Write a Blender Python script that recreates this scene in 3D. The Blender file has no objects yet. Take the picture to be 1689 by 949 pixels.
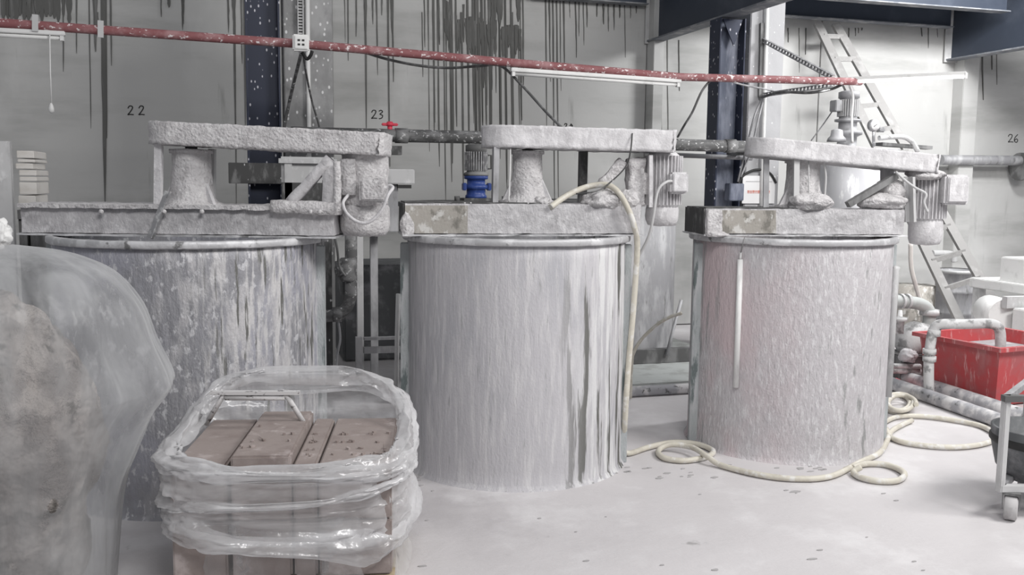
import bpy, bmesh, math, random
from mathutils import Vector, Matrix, noise
random.seed(7)
S = bpy.context.scene
COL = S.collection
V = Vector
# ------------------------------------------------------------------ camera
FOC = 1550.0; CX = 844.5; CY = 474.5
YAW = math.radians(16.5); PIT = math.atan(174.5 / FOC); ROL = math.radians(0.6)
CAM = V((0, 0, 1.6))
fw = V((math.sin(YAW) * math.cos(PIT), math.cos(YAW) * math.cos(PIT), -math.sin(PIT)))
r0 = V((math.cos(YAW), -math.sin(YAW), 0)); u0 = r0.cross(fw)
rt = r0 * math.cos(ROL) + u0 * math.sin(ROL); up = u0 * math.cos(ROL) - r0 * math.sin(ROL)
cam = bpy.data.objects.new('camera', bpy.data.cameras.new('camera'))
COL.objects.link(cam)
cam.matrix_world = Matrix.Translation(CAM) @ Matrix((rt, up, -fw)).transposed().to_4x4()
cam.data.sensor_width = 36; cam.data.lens = FOC / 1689 * 36
cam.data.clip_start = .05; cam.data.clip_end = 100
S.camera = cam
# ------------------------------------------------------------------ world, lights, exposure
S.view_settings.view_transform = 'Standard'; S.view_settings.look = 'None'
S.view_settings.gamma = 1; S.view_settings.use_curve_mapping = False
S.view_settings.exposure = 0.0
w = bpy.data.worlds.new('hall_light'); S.world = w; w.use_nodes = True
bg = w.node_tree.nodes['Background']
bg.inputs[0].default_value = (0.93, 0.95, 1.0, 1); bg.inputs[1].default_value = 0.30
def area(name, loc, target, sx, sy, power, col=(1, 1, 1)):
    l = bpy.data.lights.new(name, 'AREA'); l.shape = 'RECTANGLE'; l.size = sx; l.size_y = sy
    l.energy = power; l.color = col
    o = bpy.data.objects.new(name, l); COL.objects.link(o); o.location = loc
    o.rotation_euler = (V(target) - V(loc)).to_track_quat('-Z', 'Y').to_euler()
    return o
area('hall_lamp_right', (5.4, 1.6, 4.6), (4.0, 6.5, 0.8), 2.4, 1.2, 265, (1, .985, .97))
area('hall_lamp_front', (1.0, -0.3, 4.8), (0.9, 5.0, 0.6), 2.4, 1.2, 168, (1, .985, .98))
area('hall_lamp_mezzanine', (7.2, 6.4, 4.1), (7.0, 8.8, 0.9), 1.6, .5, 215, (1, 1, 1))
# ------------------------------------------------------------------ pixel -> world helpers (image taken as 1689x949)
def ray(px, py): return fw + rt * ((px - CX) / FOC) - up * ((py - CY) / FOC)
def P(px, py, z=None, d=None, y=None, x=None):
    r = ray(px, py)
    if z is not None: t = (z - CAM.z) / r.z
    elif y is not None: t = y / r.y
    elif x is not None: t = x / r.x
    else: t = d
    return CAM + r * t
def PV(px, py, A, B):                      # on the vertical plane through A and B
    n = V((B[1] - A[1], A[0] - B[0], 0)); r = ray(px, py)
    return CAM + r * ((V(A) - CAM).dot(n) / r.dot(n))
# ------------------------------------------------------------------ materials
MATS = {}
def mat(name, base, layers=(), rough=.8, metal=0, bump=(), emit=0, spec=.4):
    """layers: (colour, (sx,sy,sz), lo, hi[, kind[, mask]]) ; bump: (kind,(sx,sy,sz),strength,dist)"""
    if name in MATS: return MATS[name]
    m = bpy.data.materials.new(name); m.use_nodes = True; MATS[name] = m
    nt = m.node_tree; N = nt.nodes; L = nt.links
    b = N['Principled BSDF']
    b.inputs['Roughness'].default_value = rough; b.inputs['Metallic'].default_value = metal
    b.inputs['Specular IOR Level'].default_value = spec
    tc = N.new('ShaderNodeTexCoord')
    def tex(kind, sc):
        mp = N.new('ShaderNodeMapping'); mp.inputs['Scale'].default_value = sc
        mp.inputs['Location'].default_value = (random.uniform(-9, 9), random.uniform(-9, 9), random.uniform(-9, 9))
        L.new(tc.outputs['Object'], mp.inputs[0])
        if kind == 'v':
            t = N.new('ShaderNodeTexVoronoi'); L.new(mp.outputs[0], t.inputs['Vector']); t.inputs['Scale'].default_value = 1
            return t.outputs['Distance']
        t = N.new('ShaderNodeTexNoise'); L.new(mp.outputs[0], t.inputs['Vector']); t.inputs['Scale'].default_value = 1
        t.inputs['Detail'].default_value = 5; t.inputs['Roughness'].default_value = .6
        return t.outputs[0]
    def mr(sock, lo, hi):
        r = N.new('ShaderNodeMapRange'); r.interpolation_type = 'SMOOTHSTEP'
        r.inputs[1].default_value = lo; r.inputs[2].default_value = hi
        L.new(sock, r.inputs[0]); return r.outputs[0]
    cur = None
    for ly in layers:
        colr, sc, lo, hi = ly[:4]; kind = ly[4] if len(ly) > 4 else 'n'; mask = ly[5] if len(ly) > 5 else None
        f = mr(tex(kind, sc), lo, hi)
        if mask:
            ax, a, c = mask
            d = N.new('ShaderNodeVectorMath'); d.operation = 'DOT_PRODUCT'; d.inputs[1].default_value = ax
            L.new(tc.outputs['Object'], d.inputs[0])
            k = N.new('ShaderNodeMath'); k.operation = 'MULTIPLY'
            L.new(f, k.inputs[0]); L.new(mr(d.outputs['Value'], a, c), k.inputs[1]); f = k.outputs[0]
        mx = N.new('ShaderNodeMix'); mx.data_type = 'RGBA'
        L.new(f, mx.inputs[0])
        if cur is None: mx.inputs[6].default_value = (*base, 1)
        else: L.new(cur, mx.inputs[6])
        mx.inputs[7].default_value = (*colr, 1); cur = mx.outputs[2]
    if cur is None: b.inputs['Base Color'].default_value = (*base, 1)
    else: L.new(cur, b.inputs['Base Color'])
    nrm = None
    for kind, sc, st, di in bump:
        bp = N.new('ShaderNodeBump'); bp.inputs['Strength'].default_value = st; bp.inputs['Distance'].default_value = di
        L.new(tex(kind, sc), bp.inputs['Height'])
        if nrm is not None: L.new(nrm, bp.inputs['Normal'])
        nrm = bp.outputs[0]
    if nrm is not None: L.new(nrm, b.inputs['Normal'])
    if emit:
        b.inputs['Emission Color'].default_value = (*base, 1); b.inputs['Emission Strength'].default_value = emit
    return m
def plastic(name, lo, hi, scale, colr=(.9, .9, .91), gl=.12, gr=.22, bs=.5, bsc=22):
    m = bpy.data.materials.new(name); m.use_nodes = True; MATS[name] = m
    nt = m.node_tree; N = nt.nodes; L = nt.links
    N.remove(N['Principled BSDF']); out = N['Material Output']
    tc = N.new('ShaderNodeTexCoord'); mp = N.new('ShaderNodeMapping'); mp.inputs['Scale'].default_value = scale
    L.new(tc.outputs['Object'], mp.inputs[0])
    n = N.new('ShaderNodeTexNoise'); n.inputs['Scale'].default_value = 1; n.inputs['Detail'].default_value = 6; n.inputs['Distortion'].default_value = .7
    L.new(mp.outputs[0], n.inputs['Vector'])
    r = N.new('ShaderNodeMapRange'); r.inputs[1].default_value = .32; r.inputs[2].default_value = .68
    r.inputs[3].default_value = lo; r.inputs[4].default_value = hi; L.new(n.outputs[0], r.inputs[0])
    lw = N.new('ShaderNodeLayerWeight'); lw.inputs[0].default_value = .35
    ad = N.new('ShaderNodeMath'); ad.operation = 'MULTIPLY_ADD'; ad.use_clamp = True
    L.new(lw.outputs['Facing'], ad.inputs[0]); ad.inputs[1].default_value = .45; L.new(r.outputs[0], ad.inputs[2])
    n2 = N.new('ShaderNodeTexNoise'); n2.inputs['Scale'].default_value = bsc; n2.inputs['Detail'].default_value = 3; L.new(tc.outputs['Object'], n2.inputs['Vector'])
    bp = N.new('ShaderNodeBump'); bp.inputs['Strength'].default_value = bs; bp.inputs['Distance'].default_value = .02
    L.new(n2.outputs[0], bp.inputs['Height'])
    d = N.new('ShaderNodeBsdfDiffuse'); d.inputs[0].default_value = (*colr, 1); L.new(bp.outputs[0], d.inputs['Normal'])
    tl = N.new('ShaderNodeBsdfTranslucent'); tl.inputs[0].default_value = (*colr, 1)
    g = N.new('ShaderNodeBsdfGlossy'); g.inputs['Roughness'].default_value = gr; L.new(bp.outputs[0], g.inputs['Normal'])
    m1 = N.new('ShaderNodeMixShader'); m1.inputs[0].default_value = .45; L.new(d.outputs[0], m1.inputs[1]); L.new(tl.outputs[0], m1.inputs[2])
    m2 = N.new('ShaderNodeMixShader'); m2.inputs[0].default_value = gl; L.new(m1.outputs[0], m2.inputs[1]); L.new(g.outputs[0], m2.inputs[2])
    tr = N.new('ShaderNodeBsdfTransparent'); m3 = N.new('ShaderNodeMixShader')
    L.new(ad.outputs[0], m3.inputs[0]); L.new(tr.outputs[0], m3.inputs[1]); L.new(m2.outputs[0], m3.inputs[2])
    L.new(m3.outputs[0], out.inputs[0])
    return m
WH = (.72, .71, .72); LG = (.52, .51, .53); MG = (.30, .30, .31); DG = (.11, .11, .115)
m_wall = mat('concrete_wall', (.50, .50, .49), [((.37, .37, .36), (.5, .5, 2.2), .45, .7), ((.62, .62, .61), (.9, .9, .5), .5, .75), ((.33, .33, .32), (9, 9, 1.0), .62, .8)], .9, 0, [('n', (14, 14, 14), .15, .01)])
m_col = mat('splattered_concrete', (.27, .27, .27), [((.38, .38, .38), (3, 3, 2), .45, .65), ((.15, .15, .15), (5, 5, 3), .55, .75), ((.7, .7, .7), (24, 24, 16), .26, .16, 'v')], .9, 0, [('n', (18, 18, 18), .2, .01)])
m_col2 = mat('pale_column_concrete', (.41, .41, .42), [((.36, .36, .37), (4, 4, 2), .5, .7), ((.78, .78, .78), (24, 24, 16), .14, .08, 'v')], .9, 0, [('n', (18, 18, 18), .2, .01)])
m_floor = mat('dusty_floor', (.585, .565, .57), [((.45, .43, .437), (.7, .7, .7), .5, .75), ((.67, .655, .66), (2.2, 2.2, 2.2), .48, .7), ((.36, .35, .35), (6, 6, 6), .68, .8), ((.16, .16, .16), (34, 34, 34), .76, .82)], .75, 0, [('n', (5, 5, 5), .25, .03), ('n', (60, 60, 60), .2, .005)])
m_navy = mat('navy_steel', (.020, .026, .050), [((.05, .06, .10), (4, 4, 1.5), .5, .75), ((.55, .55, .6), (26, 26, 14), .2, .12, 'v')], .5, .1)
m_web = mat('splashed_navy_web', (.11, .125, .17), [((.26, .28, .34), (6, 6, 1.5), .42, .62), ((.5, .5, .55), (24, 24, 9), .15, .08, 'v')], .45, .2)
m_beam = mat('beam_navy', (.042, .052, .074), [((.07, .083, .11), (2, 2, 2), .45, .75)], .5, .15)
m_flange = mat('beam_flange_dust', (.17, .18, .20), [((.36, .36, .37), (6, 6, 6), .45, .7)], .7)
m_drip = mat('dark_drip', (.12, .12, .115), [((.19, .19, .185), (20, 20, 2), .5, .7)], .8)
m_ink = mat('ink', (.03, .03, .03))
BS = [('n', (26, 26, 9), .55, .02), ('n', (90, 90, 60), .5, .006)]
XR = (math.cos(YAW), -math.sin(YAW), 0); XL = (-XR[0], -XR[1], 0)
m_shell1 = mat('steel_shell_splashed', (.30, .30, .32), [((.40, .40, .45), (2.5, 2.5, 1.5), .42, .62), ((.58, .58, .60), (30, 30, 18), .55, .64), ((.54, .53, .54), (14, 14, 5), .48, .66, 'n', (XR, -.25, .35)), ((.62, .61, .61), (28, 28, 3.5), .48, .62, 'n', (XR, .05, .45)), ((.16, .16, .15), (34, 34, 3), .56, .63, 'n', (XR, .12, .4))], .5, .2, BS)
m_shell2 = mat('steel_shell_coated', (.51, .50, .52), [((.42, .42, .445), (3, 3, 1.2), .46, .70), ((.60, .59, .60), (40, 40, 4), .46, .68), ((.36, .36, .365), (60, 60, 5), .60, .72), ((.60, .59, .595), (2.5, 2.5, 1), .42, .66, 'n', ((0, 0, -1), -.1, .5)), ((.70, .70, .70), (26, 26, 1.8), .46, .60, 'n', (XR, .2, .5)), ((.13, .13, .12), (17, 17, 1.3), .53, .60, 'n', (XR, .14, .42)), ((.36, .37, .37), (24, 24, 1.2), .5, .62, 'n', (XL, .42, .62))], .65, .05, [('n', (44, 44, 6), .4, .010), ('n', (90, 90, 50), .5, .006)])
m_shell3 = mat('steel_shell_crusted', (.53, .51, .525), [((.47, .44, .455), (3, 3, 2), .48, .64, 'n', (XL, -.1, .4)), ((.65, .64, .65), (60, 60, 16), .5, .64), ((.58, .485, .50), (2.0, 2.0, 1.2), .36, .62, 'n', (XL, -.05, .45)), ((.32, .32, .32), (22, 22, 4.0), .585, .66, 'n', (XR, -.2, .3)), ((.30, .31, .31), (18, 18, 1.5), .52, .62, 'n', (XL, .42, .62))], .7, 0, [('n', (50, 50, 18), .7, .018), ('n', (110, 110, 80), .5, .006)])
m_rim = mat('rim_steel', (.50, .50, .51), [((.70, .70, .71), (9, 9, 9), .45, .6), ((.2, .2, .2), (14, 14, 14), .6, .7)], .5, .3, [('n', (40, 40, 40), .3, .008)])
m_crust = mat('white_slurry_crust', (.60, .585, .59), [((.48, .465, .47), (14, 14, 14), .48, .68), ((.70, .69, .69), (40, 40, 40), .5, .66)], .95, 0, [('n', (80, 80, 80), .9, .012), ('v', (60, 60, 60), .5, .008)])
m_crust2 = mat('smooth_slurry_coat', (.60, .59, .60), [((.50, .49, .50), (8, 8, 8), .45, .65), ((.68, .67, .68), (30, 30, 12), .5, .65)], .9, 0, [('n', (50, 50, 50), .6, .010)])
m_bridge = mat('slurry_coated_beam', (.52, .51, .52), [((.42, .41, .42), (6, 6, 10), .45, .65), ((.62, .61, .62), (26, 26, 16), .5, .65)], .9, 0, [('n', (60, 60, 40), .7, .012)])
m_tan = mat('scuffed_tan_steel', (.36, .34, .31), [((.20, .19, .17), (14, 14, 8), .5, .64), ((.55, .54, .52), (20, 20, 12), .54, .64)], .75, .1, [('n', (50, 50, 50), .4, .008)])
m_dark = mat('dark_dirty_steel', (.07, .07, .07), [((.20, .20, .20), (12, 12, 5), .5, .66), ((.6, .6, .6), (24, 24, 12), .13, .07, 'v')], .7, .1)
m_dgrey = mat('dark_grey_steel', (.12, .12, .12), [((.24, .24, .24), (7, 7, 3), .45, .65)], .7, .1)
m_grey = mat('grey_steel', (.30, .30, .31), [((.44, .44, .45), (8, 8, 3), .45, .65), ((.2, .2, .2), (16, 16, 4), .58, .7)], .6, .2, [('n', (30, 30, 30), .2, .006)])
m_lgrey = mat('pale_grey_paint', (.52, .52, .52), [((.40, .40, .40), (7, 7, 5), .5, .7), ((.64, .64, .64), (16, 16, 10), .55, .7)], .8)
m_strut = mat('green_grey_strut', (.42, .445, .45), [((.52, .53, .54), (18, 18, 3), .48, .62), ((.16, .19, .19), (20, 20, 4), .58, .68)], .7, .1, BS)
m_pipe = mat('slurry_splashed_pipe', (.11, .11, .11), [((.24, .24, .24), (5, 12, 12), .46, .6), ((.6, .6, .6), (30, 40, 40), .58, .66)], .6, .1, [('n', (40, 40, 40), .2, .004)])
m_wpipe = mat('whitened_pipe', (.54, .54, .54), [((.26, .26, .26), (12, 12, 12), .5, .62), ((.70, .70, .70), (10, 10, 10), .52, .7)], .8, 0, [('n', (60, 60, 60), .4, .006)])
m_gpipe = mat('grey_floor_pipe', (.36, .36, .38), [((.62, .61, .61), (6, 6, 6), .45, .6), ((.14, .14, .14), (16, 16, 16), .58, .68)], .75)
m_red = mat('dull_red_paint', (.25, .095, .10), [((.36, .20, .205), (8, 8, 8), .45, .65), ((.78, .72, .72), (30, 40, 50), .58, .64)], .7)
m_hose = mat('cream_hose', (.62, .59, .51), [((.52, .49, .42), (9, 9, 9), .45, .65), ((.70, .69, .66), (16, 16, 16), .5, .65)], .5)
m_hose2 = mat('dusty_hose', (.60, .57, .54), [((.50, .46, .44), (9, 9, 9), .45, .65)], .6)
m_blue = mat('blue_gearbox_paint', (.025, .055, .22), [((.06, .10, .30), (16, 16, 16), .5, .7)], .4)
m_white = mat('white_enamel', (.74, .74, .73), [((.58, .58, .57), (9, 9, 9), .5, .75)], .5)
m_wpl = mat('white_plastic_tube', (.76, .76, .75), [((.6, .59, .59), (20, 20, 6), .5, .7)], .45)
m_tube = mat('lit_lamp_tube', (1, 1, 1), emit=6)
m_clay = mat('damp_clay', (.315, .268, .25), [((.26, .215, .20), (5, 5, 5), .45, .65), ((.44, .385, .37), (9, 9, 9), .55, .7)], .8, 0, [('n', (26, 26, 26), .3, .008)])
m_crumb = mat('clay_scraps', (.22, .20, .19), [((.36, .33, .31), (7, 7, 7), .45, .62), ((.12, .11, .10), (9, 9, 9), .58, .7)], .95, 0, [('n', (16, 16, 16), .9, .05)])
m_tub = mat('red_tub_plastic', (.46, .065, .07), [((.38, .10, .105), (4, 4, 4), .42, .65), ((.58, .30, .30), (26, 26, 4), .56, .68), ((.42, .20, .20), (5, 5, 2), .52, .75)], .6)
m_wood = mat('pallet_wood', (.45, .38, .26), [((.32, .26, .17), (3, 20, 20), .45, .65)], .8)
m_board = mat('stacked_board', (.68, .66, .63), [((.6, .57, .53), (6, 6, 10), .45, .65)], .8)
m_black = mat('black_rubber', (.025, .025, .025), rough=.6)
m_rubber = mat('pale_rubber', (.50, .49, .49), [((.38, .37, .37), (12, 12, 12), .45, .65)], .8)
m_basin = mat('dark_basin', (.10, .105, .11), [((.22, .22, .23), (7, 7, 7), .5, .7)], .6)
m_metal = mat('worn_steel', (.34, .34, .35), [((.6, .6, .6), (26, 26, 26), .5, .62), ((.16, .16, .16), (20, 20, 20), .58, .68)], .45, .5)
m_ladder = mat('grey_ladder_metal', (.27, .265, .26), [((.36, .355, .35), (6, 6, 6), .5, .7)], .7, .1)
m_stain = mat('stainless_tank', (.30, .30, .31), [((.22, .22, .23), (5, 5, 1.5), .45, .65), ((.5, .5, .5), (18, 18, 4), .56, .68)], .45, .25)
m_slab = mat('plinth_concrete', (.44, .46, .45), [((.34, .35, .34), (5, 5, 5), .45, .65)], .8, 0, [('n', (20, 20, 20), .2, .01)])
m_redv = mat('red_valve_handle', (.70, .06, .10), rough=.5)
m_sign = mat('white_sign', (.80, .80, .80), rough=.5)
m_redink = mat('red_sign_print', (.62, .22, .17))
m_tres = mat('splashed_white_rod', (.62, .61, .61), [((.16, .15, .15), (30, 30, 40), .56, .66)], .7)
m_chip = mat('dried_chip', (.40, .39, .39), [((.40, .39, .39), (20, 20, 20), .45, .6)], .9)
m_fold = plastic('plastic_fold', .22, .88, (2.5, 2.5, 13), (.9, .9, .91), .14, .25, .4, 16)
m_wrap = plastic('plastic_wrap', .20, .72, (2.2, 2.2, 12), (.9, .9, .91), .14, .25, .4, 16)
m_skirt = plastic('plastic_skirt', .05, .30, (6, 6, 4))
m_bag = plastic('plastic_bag', .08, .50, (6, 6, 1.5), (.72, .73, .74), .05, .32, .5, 9)
# ------------------------------------------------------------------ mesh helpers
class MB:
    def __init__(s): s.bm = bmesh.new()
    def add(s, verts, faces):
        vs = [s.bm.verts.new(v) for v in verts]
        for f in faces:
            try: s.bm.faces.new([vs[i] for i in f])
            except ValueError: pass
        return s
    def box(s, c, size, rz=0, rot=None, bev=0):
        R = rot if rot else Matrix.Rotation(rz, 3, 'Z'); h = V(size) / 2; c = V(c)
        vs = [c + R @ V((x * h.x, y * h.y, z * h.z)) for z in (-1, 1) for y in (-1, 1) for x in (-1, 1)]
        n0 = len(s.bm.faces)
        s.add(vs, [(0, 2, 3, 1), (4, 5, 7, 6), (0, 1, 5, 4), (2, 6, 7, 3), (0, 4, 6, 2), (1, 3, 7, 5)])
        if bev:
            s.bm.faces.ensure_lookup_table(); fs = s.bm.faces[n0:]
            es = list({e for f in fs for e in f.edges})
            bmesh.ops.bevel(s.bm, geom=es, offset=bev, segments=2, affect='EDGES')
        return s
    def bar(s, a, b, w_, h_, upv=(0, 0, 1), bev=0):
        a, b = V(a), V(b); d = (b - a); l = d.length; d.normalize(); u = V(upv)
        if abs(d.dot(u)) > .98: u = V((1, 0, 0))
        sd = d.cross(u).normalized(); u = sd.cross(d)
        return s.box((a + b) / 2, (l, w_, h_), rot=Matrix((d, sd, u)).transposed(), bev=bev)
    def tube(s, pts, r, n=10, closed=False, cap=True, smooth=True):
        pts = [V(p) for p in pts]; rings = []; prev = None
        for i, p in enumerate(pts):
            a = pts[i - 1] if i else pts[0]; b = pts[min(i + 1, len(pts) - 1)]
            d = (b - a).normalized()
            if prev is None:
                sd = d.cross(V((0, 0, 1)))
                if sd.length < .05: sd = V((1, 0, 0))
            else: sd = prev - d * prev.dot(d)
            sd.normalize(); prev = sd; u = sd.cross(d)
            rr = r[i] if isinstance(r, (list, tuple)) else r
            rings.append([s.bm.verts.new(p + sd * rr * math.cos(2 * math.pi * k / n) + u * rr * math.sin(2 * math.pi * k / n)) for k in range(n)])
        for i in range(len(rings) - 1):
            for k in range(n):
                f = s.bm.faces.new((rings[i][k], rings[i][(k + 1) % n], rings[i + 1][(k + 1) % n], rings[i + 1][k])); f.smooth = smooth
        if cap:
            s.bm.faces.new(rings[0][::-1]); s.bm.faces.new(rings[-1])
        return s
    def cyl(s, a, b, r1, r2=None, n=20): return s.tube([a, b], [r1, r1 if r2 is None else r2], n)
    def lathe(s, c, prof, n=32, axis=None, smooth=True):
        c = V(c); A = axis if axis else Matrix.Identity(3); rings = []
        for r, z in prof:
            rings.append([s.bm.verts.new(c + A @ V((r * math.cos(2 * math.pi * k / n), r * math.sin(2 * math.pi * k / n), z))) for k in range(n)])
        for i in range(len(rings) - 1):
            for k in range(n):
                f = s.bm.faces.new((rings[i][k], rings[i][(k + 1) % n], rings[i + 1][(k + 1) % n], rings[i + 1][k])); f.smooth = smooth
        return s
    def capped(s, c, prof, n=32, axis=None):
        return s.lathe(c, [(1e-4, prof[0][1])] + list(prof) + [(1e-4, prof[-1][1])], n, axis)
    def prism(s, poly, z0, z1):
        n = len(poly); vs = [V((p[0], p[1], z0)) for p in poly] + [V((p[0], p[1], z1)) for p in poly]
        return s.add(vs, [tuple(range(n))[::-1], tuple(range(n, 2 * n))] + [(i, (i + 1) % n, n + (i + 1) % n, n + i) for i in range(n)])
    def plate(s, pts, th):                     # flat polygon with thickness along its normal
        pts = [V(p) for p in pts]; nn = (pts[1] - pts[0]).cross(pts[2] - pts[0]).normalized() * th / 2; n = len(pts)
        return s.add([p - nn for p in pts] + [p + nn for p in pts], [tuple(range(n))[::-1], tuple(range(n, 2 * n))] + [(i, (i + 1) % n, n + (i + 1) % n, n + i) for i in range(n)])
    def subdiv(s, n, it=1):
        for _ in range(it): bmesh.ops.subdivide_edges(s.bm, edges=[e for e in s.bm.edges if e.calc_length() > n], cuts=1, use_grid_fill=True)
        return s
    def rough(s, amp, freq, seed=0, amp2=None):
        s.bm.normal_update(); o = V((seed * 3.1, seed * 1.7, seed)); ds = []
        for v in s.bm.verts:
            k = noise.noise(v.co * freq + o) * amp
            k += noise.noise(v.co * freq * 3.3 + o) * (amp * .5 if amp2 is None else amp2)
            ds.append((v, v.normal * k))
        for v, d in ds: v.co += d
        return s
def origin(par):
    o = V((0, 0, 0))
    while par: o += par.location; par = par.parent
    return o
def obj(name, mb, m, parent=None, smooth=None, base=False):
    me = bpy.data.meshes.new(name); bm = mb.bm
    bmesh.ops.recalc_face_normals(bm, faces=bm.faces)
    if smooth is not None:
        for f in bm.faces: f.smooth = smooth
    xs = [v.co for v in bm.verts]
    lo = V((min(v.x for v in xs), min(v.y for v in xs), min(v.z for v in xs))); hi = V((max(v.x for v in xs), max(v.y for v in xs), max(v.z for v in xs)))
    c = (lo + hi) / 2
    if parent is None or base: c.z = lo.z
    bmesh.ops.translate(bm, verts=bm.verts, vec=-c)
    bm.to_mesh(me); bm.free(); me.materials.append(m)
    o = bpy.data.objects.new(name, me); COL.objects.link(o)
    if parent: o.parent = parent; o.location = c - origin(parent)
    else: o.location = c
    return o
def thing(name, label, cat, loc, group=None):
    o = bpy.data.objects.new(name, None); COL.objects.link(o); o.location = loc; o.empty_display_size = .1
    return tag(o, label, cat, group)
def tag(o, label, cat, group=None):
    o['label'] = label; o['category'] = cat
    if group: o['group'] = group
    return o
def struct(o): o['kind'] = 'structure'; return o
def stuff(o): o['kind'] = 'stuff'; return o
def smoothpath(pts, n=8):
    pts = [V(p) for p in pts]; out = []
    q = [pts[0] * 2 - pts[1]] + pts + [pts[-1] * 2 - pts[-2]]
    for i in range(1, len(q) - 2):
        a, b, c, d = q[i - 1:i + 3]
        for k in range(n):
            t = k / n
            out.append(.5 * ((2 * b) + (c - a) * t + (2 * a - 5 * b + 4 * c - d) * t * t + (3 * b - a - 3 * c + d) * t ** 3))
    out.append(pts[-1]); return out
# ================================================================== SETTING
YW = 9.6
mb = MB(); mb.box((3.5, 3.8, -.1), (19, 13.6, .2)); struct(obj('floor', mb, m_floor))
wall = struct(obj('wall_back', MB().box((3.5, YW + .14, 2.3), (19, .2, 4.6)), m_wall))
def px_x(px, y=YW): return P(px, 200, y=y).x
seams = [-6.0, px_x(-160), px_x(549), px_x(1064), px_x(1348), px_x(1574), 13.0]
for a, b in zip(seams, seams[1:]):
    obj('panel', MB().box(((a + b) / 2, YW + .02, 2.3), (b - a - .012, .05, 4.58), bev=.004), m_wall, wall)
# paint runs on the wall: thin irregular runs standing a few millimetres proud
def run(mb, px, y0, y1, wpx, taper=.4):
    x0 = px; n = 7; yo = random.uniform(.004, .016); L_ = []; R_ = []; wob = 0
    for i in range(n + 1):
        t = i / n; yy = y0 + (y1 - y0) * t; wob += random.uniform(-.35, .35)
        ww = wpx * (1 - (1 - taper) * t) * random.uniform(.75, 1.2) / 2
        xx = x0 + wob + (yy - y0) * .012
        if i == n: ww *= .3
        L_.append(P(xx - ww, yy, y=YW - .003 - yo)); R_.append(P(xx + ww, yy, y=YW - .003 - yo))
    for k in range(n):
        a, b, c, d = L_[k], R_[k], R_[k + 1], L_[k + 1]; off = V((0, yo, 0))
        mb.add([a, b, c, d, a + off, b + off, c + off, d + off], [(0, 1, 2, 3), (0, 4, 5, 1), (1, 5, 6, 2), (2, 6, 7, 3), (3, 7, 4, 0)])
mb = MB()
for a in [(104, -20, 118, 3), (126, -20, 88, 3), (147, -20, 212, 3), (156, -20, 85, 9), (170, -20, 336, 9), (174, -20, 228, 5), (182, -20, 108, 3), (265, -10, 28, 3), (300, -10, 50, 4), (303, -10, 40, 3), (376, -10, 54, 4), (386, -10, 340, 4), (386, -10, 58, 7), (398, -10, 105, 3), (402, -10, 206, 3), (279, -10, 12, 8), (160, 20, 60, 6), (114, -20, 40, 12), (95, -20, 38, 12), (104, -20, 30, 10),
          (568, -10, 70, 2), (574, -10, 100, 2), (588, -10, 60, 2.5), (602, -10, 215, 3.5), (602, -10, 60, 6), (615, -10, 40, 3), (621, -10, 124, 3), (630, -10, 25, 3), (640, -10, 275, 3), (648, -10, 135, 3), (646, -10, 60, 5), (706, -10, 250, 2.5), (1080 - 180, -5, 210, 3), (906, -5, 135, 3), (912, -5, 345, 3), (918, -5, 350, 2.5), (924, 0, 150, 2), (930, 0, 110, 3), (940, 2, 30, 2), (949, 3, 95, 2), (955, 3, 60, 2), (962, 3, 75, 2), (968, 4, 45, 2), (985, 5, 28, 3), (996, 5, 40, 3), (1003, 6, 52, 3), (1013, 6, 50, 3), (1022, 6, 30, 3), (1030, 8, 95, 1.5), (1040, 8, 30, 2), (1050, 8, 22, 2)]:
    run(mb, *a)
for i in range(64):
    px = random.triangular(690, 880, 800)
    run(mb, px, random.choice((-10, -10, 20, 60)), random.choice((90, 140, 215, 230, 250, 330)) * random.uniform(.8, 1.1), random.uniform(1.5, 3.4), .7)
for i in range(26): run(mb, random.uniform(758, 806) + random.uniform(0, 18), random.uniform(26, 44), random.uniform(62, 102), random.uniform(3, 7), .5)
for i in range(20): run(mb, random.uniform(828, 848), random.uniform(40, 54), random.uniform(74, 100), random.uniform(4, 8), .5)
for i in range(10): run(mb, random.uniform(848, 862), random.uniform(40, 50), random.uniform(60, 90), random.uniform(3, 5), .6)
for i in range(16): run(mb, random.uniform(735, 765), random.uniform(0, 40), random.uniform(50, 95), random.uniform(2, 4), .6)
for i in range(12): run(mb, random.uniform(810, 880), -10, random.uniform(20, 45), random.uniform(5, 9), .5)
for px, y1 in ((1090, 215), (1101, 260), (1120, 150), (1318, 120), (1401, 62), (1411, 60), (1416, 55), (1422, 50), (1520, 60), (1531, 80), (1546, 62), (1560, 80), (1606, 120), (1621, 165), (1636, 115), (1644, 140), (1300, 70), (1330, 90)):
    run(mb, px, 46 if px > 1290 else 66, y1, random.uniform(1, 1.8), .6)
stuff(obj('paint_run', mb, m_drip, wall))
mb = MB()
for i in range(14): run(mb, 5 + i * 7, -30, random.uniform(26, 36), 9, .9)
stuff(obj('stain', mb, m_drip, wall))
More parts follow.
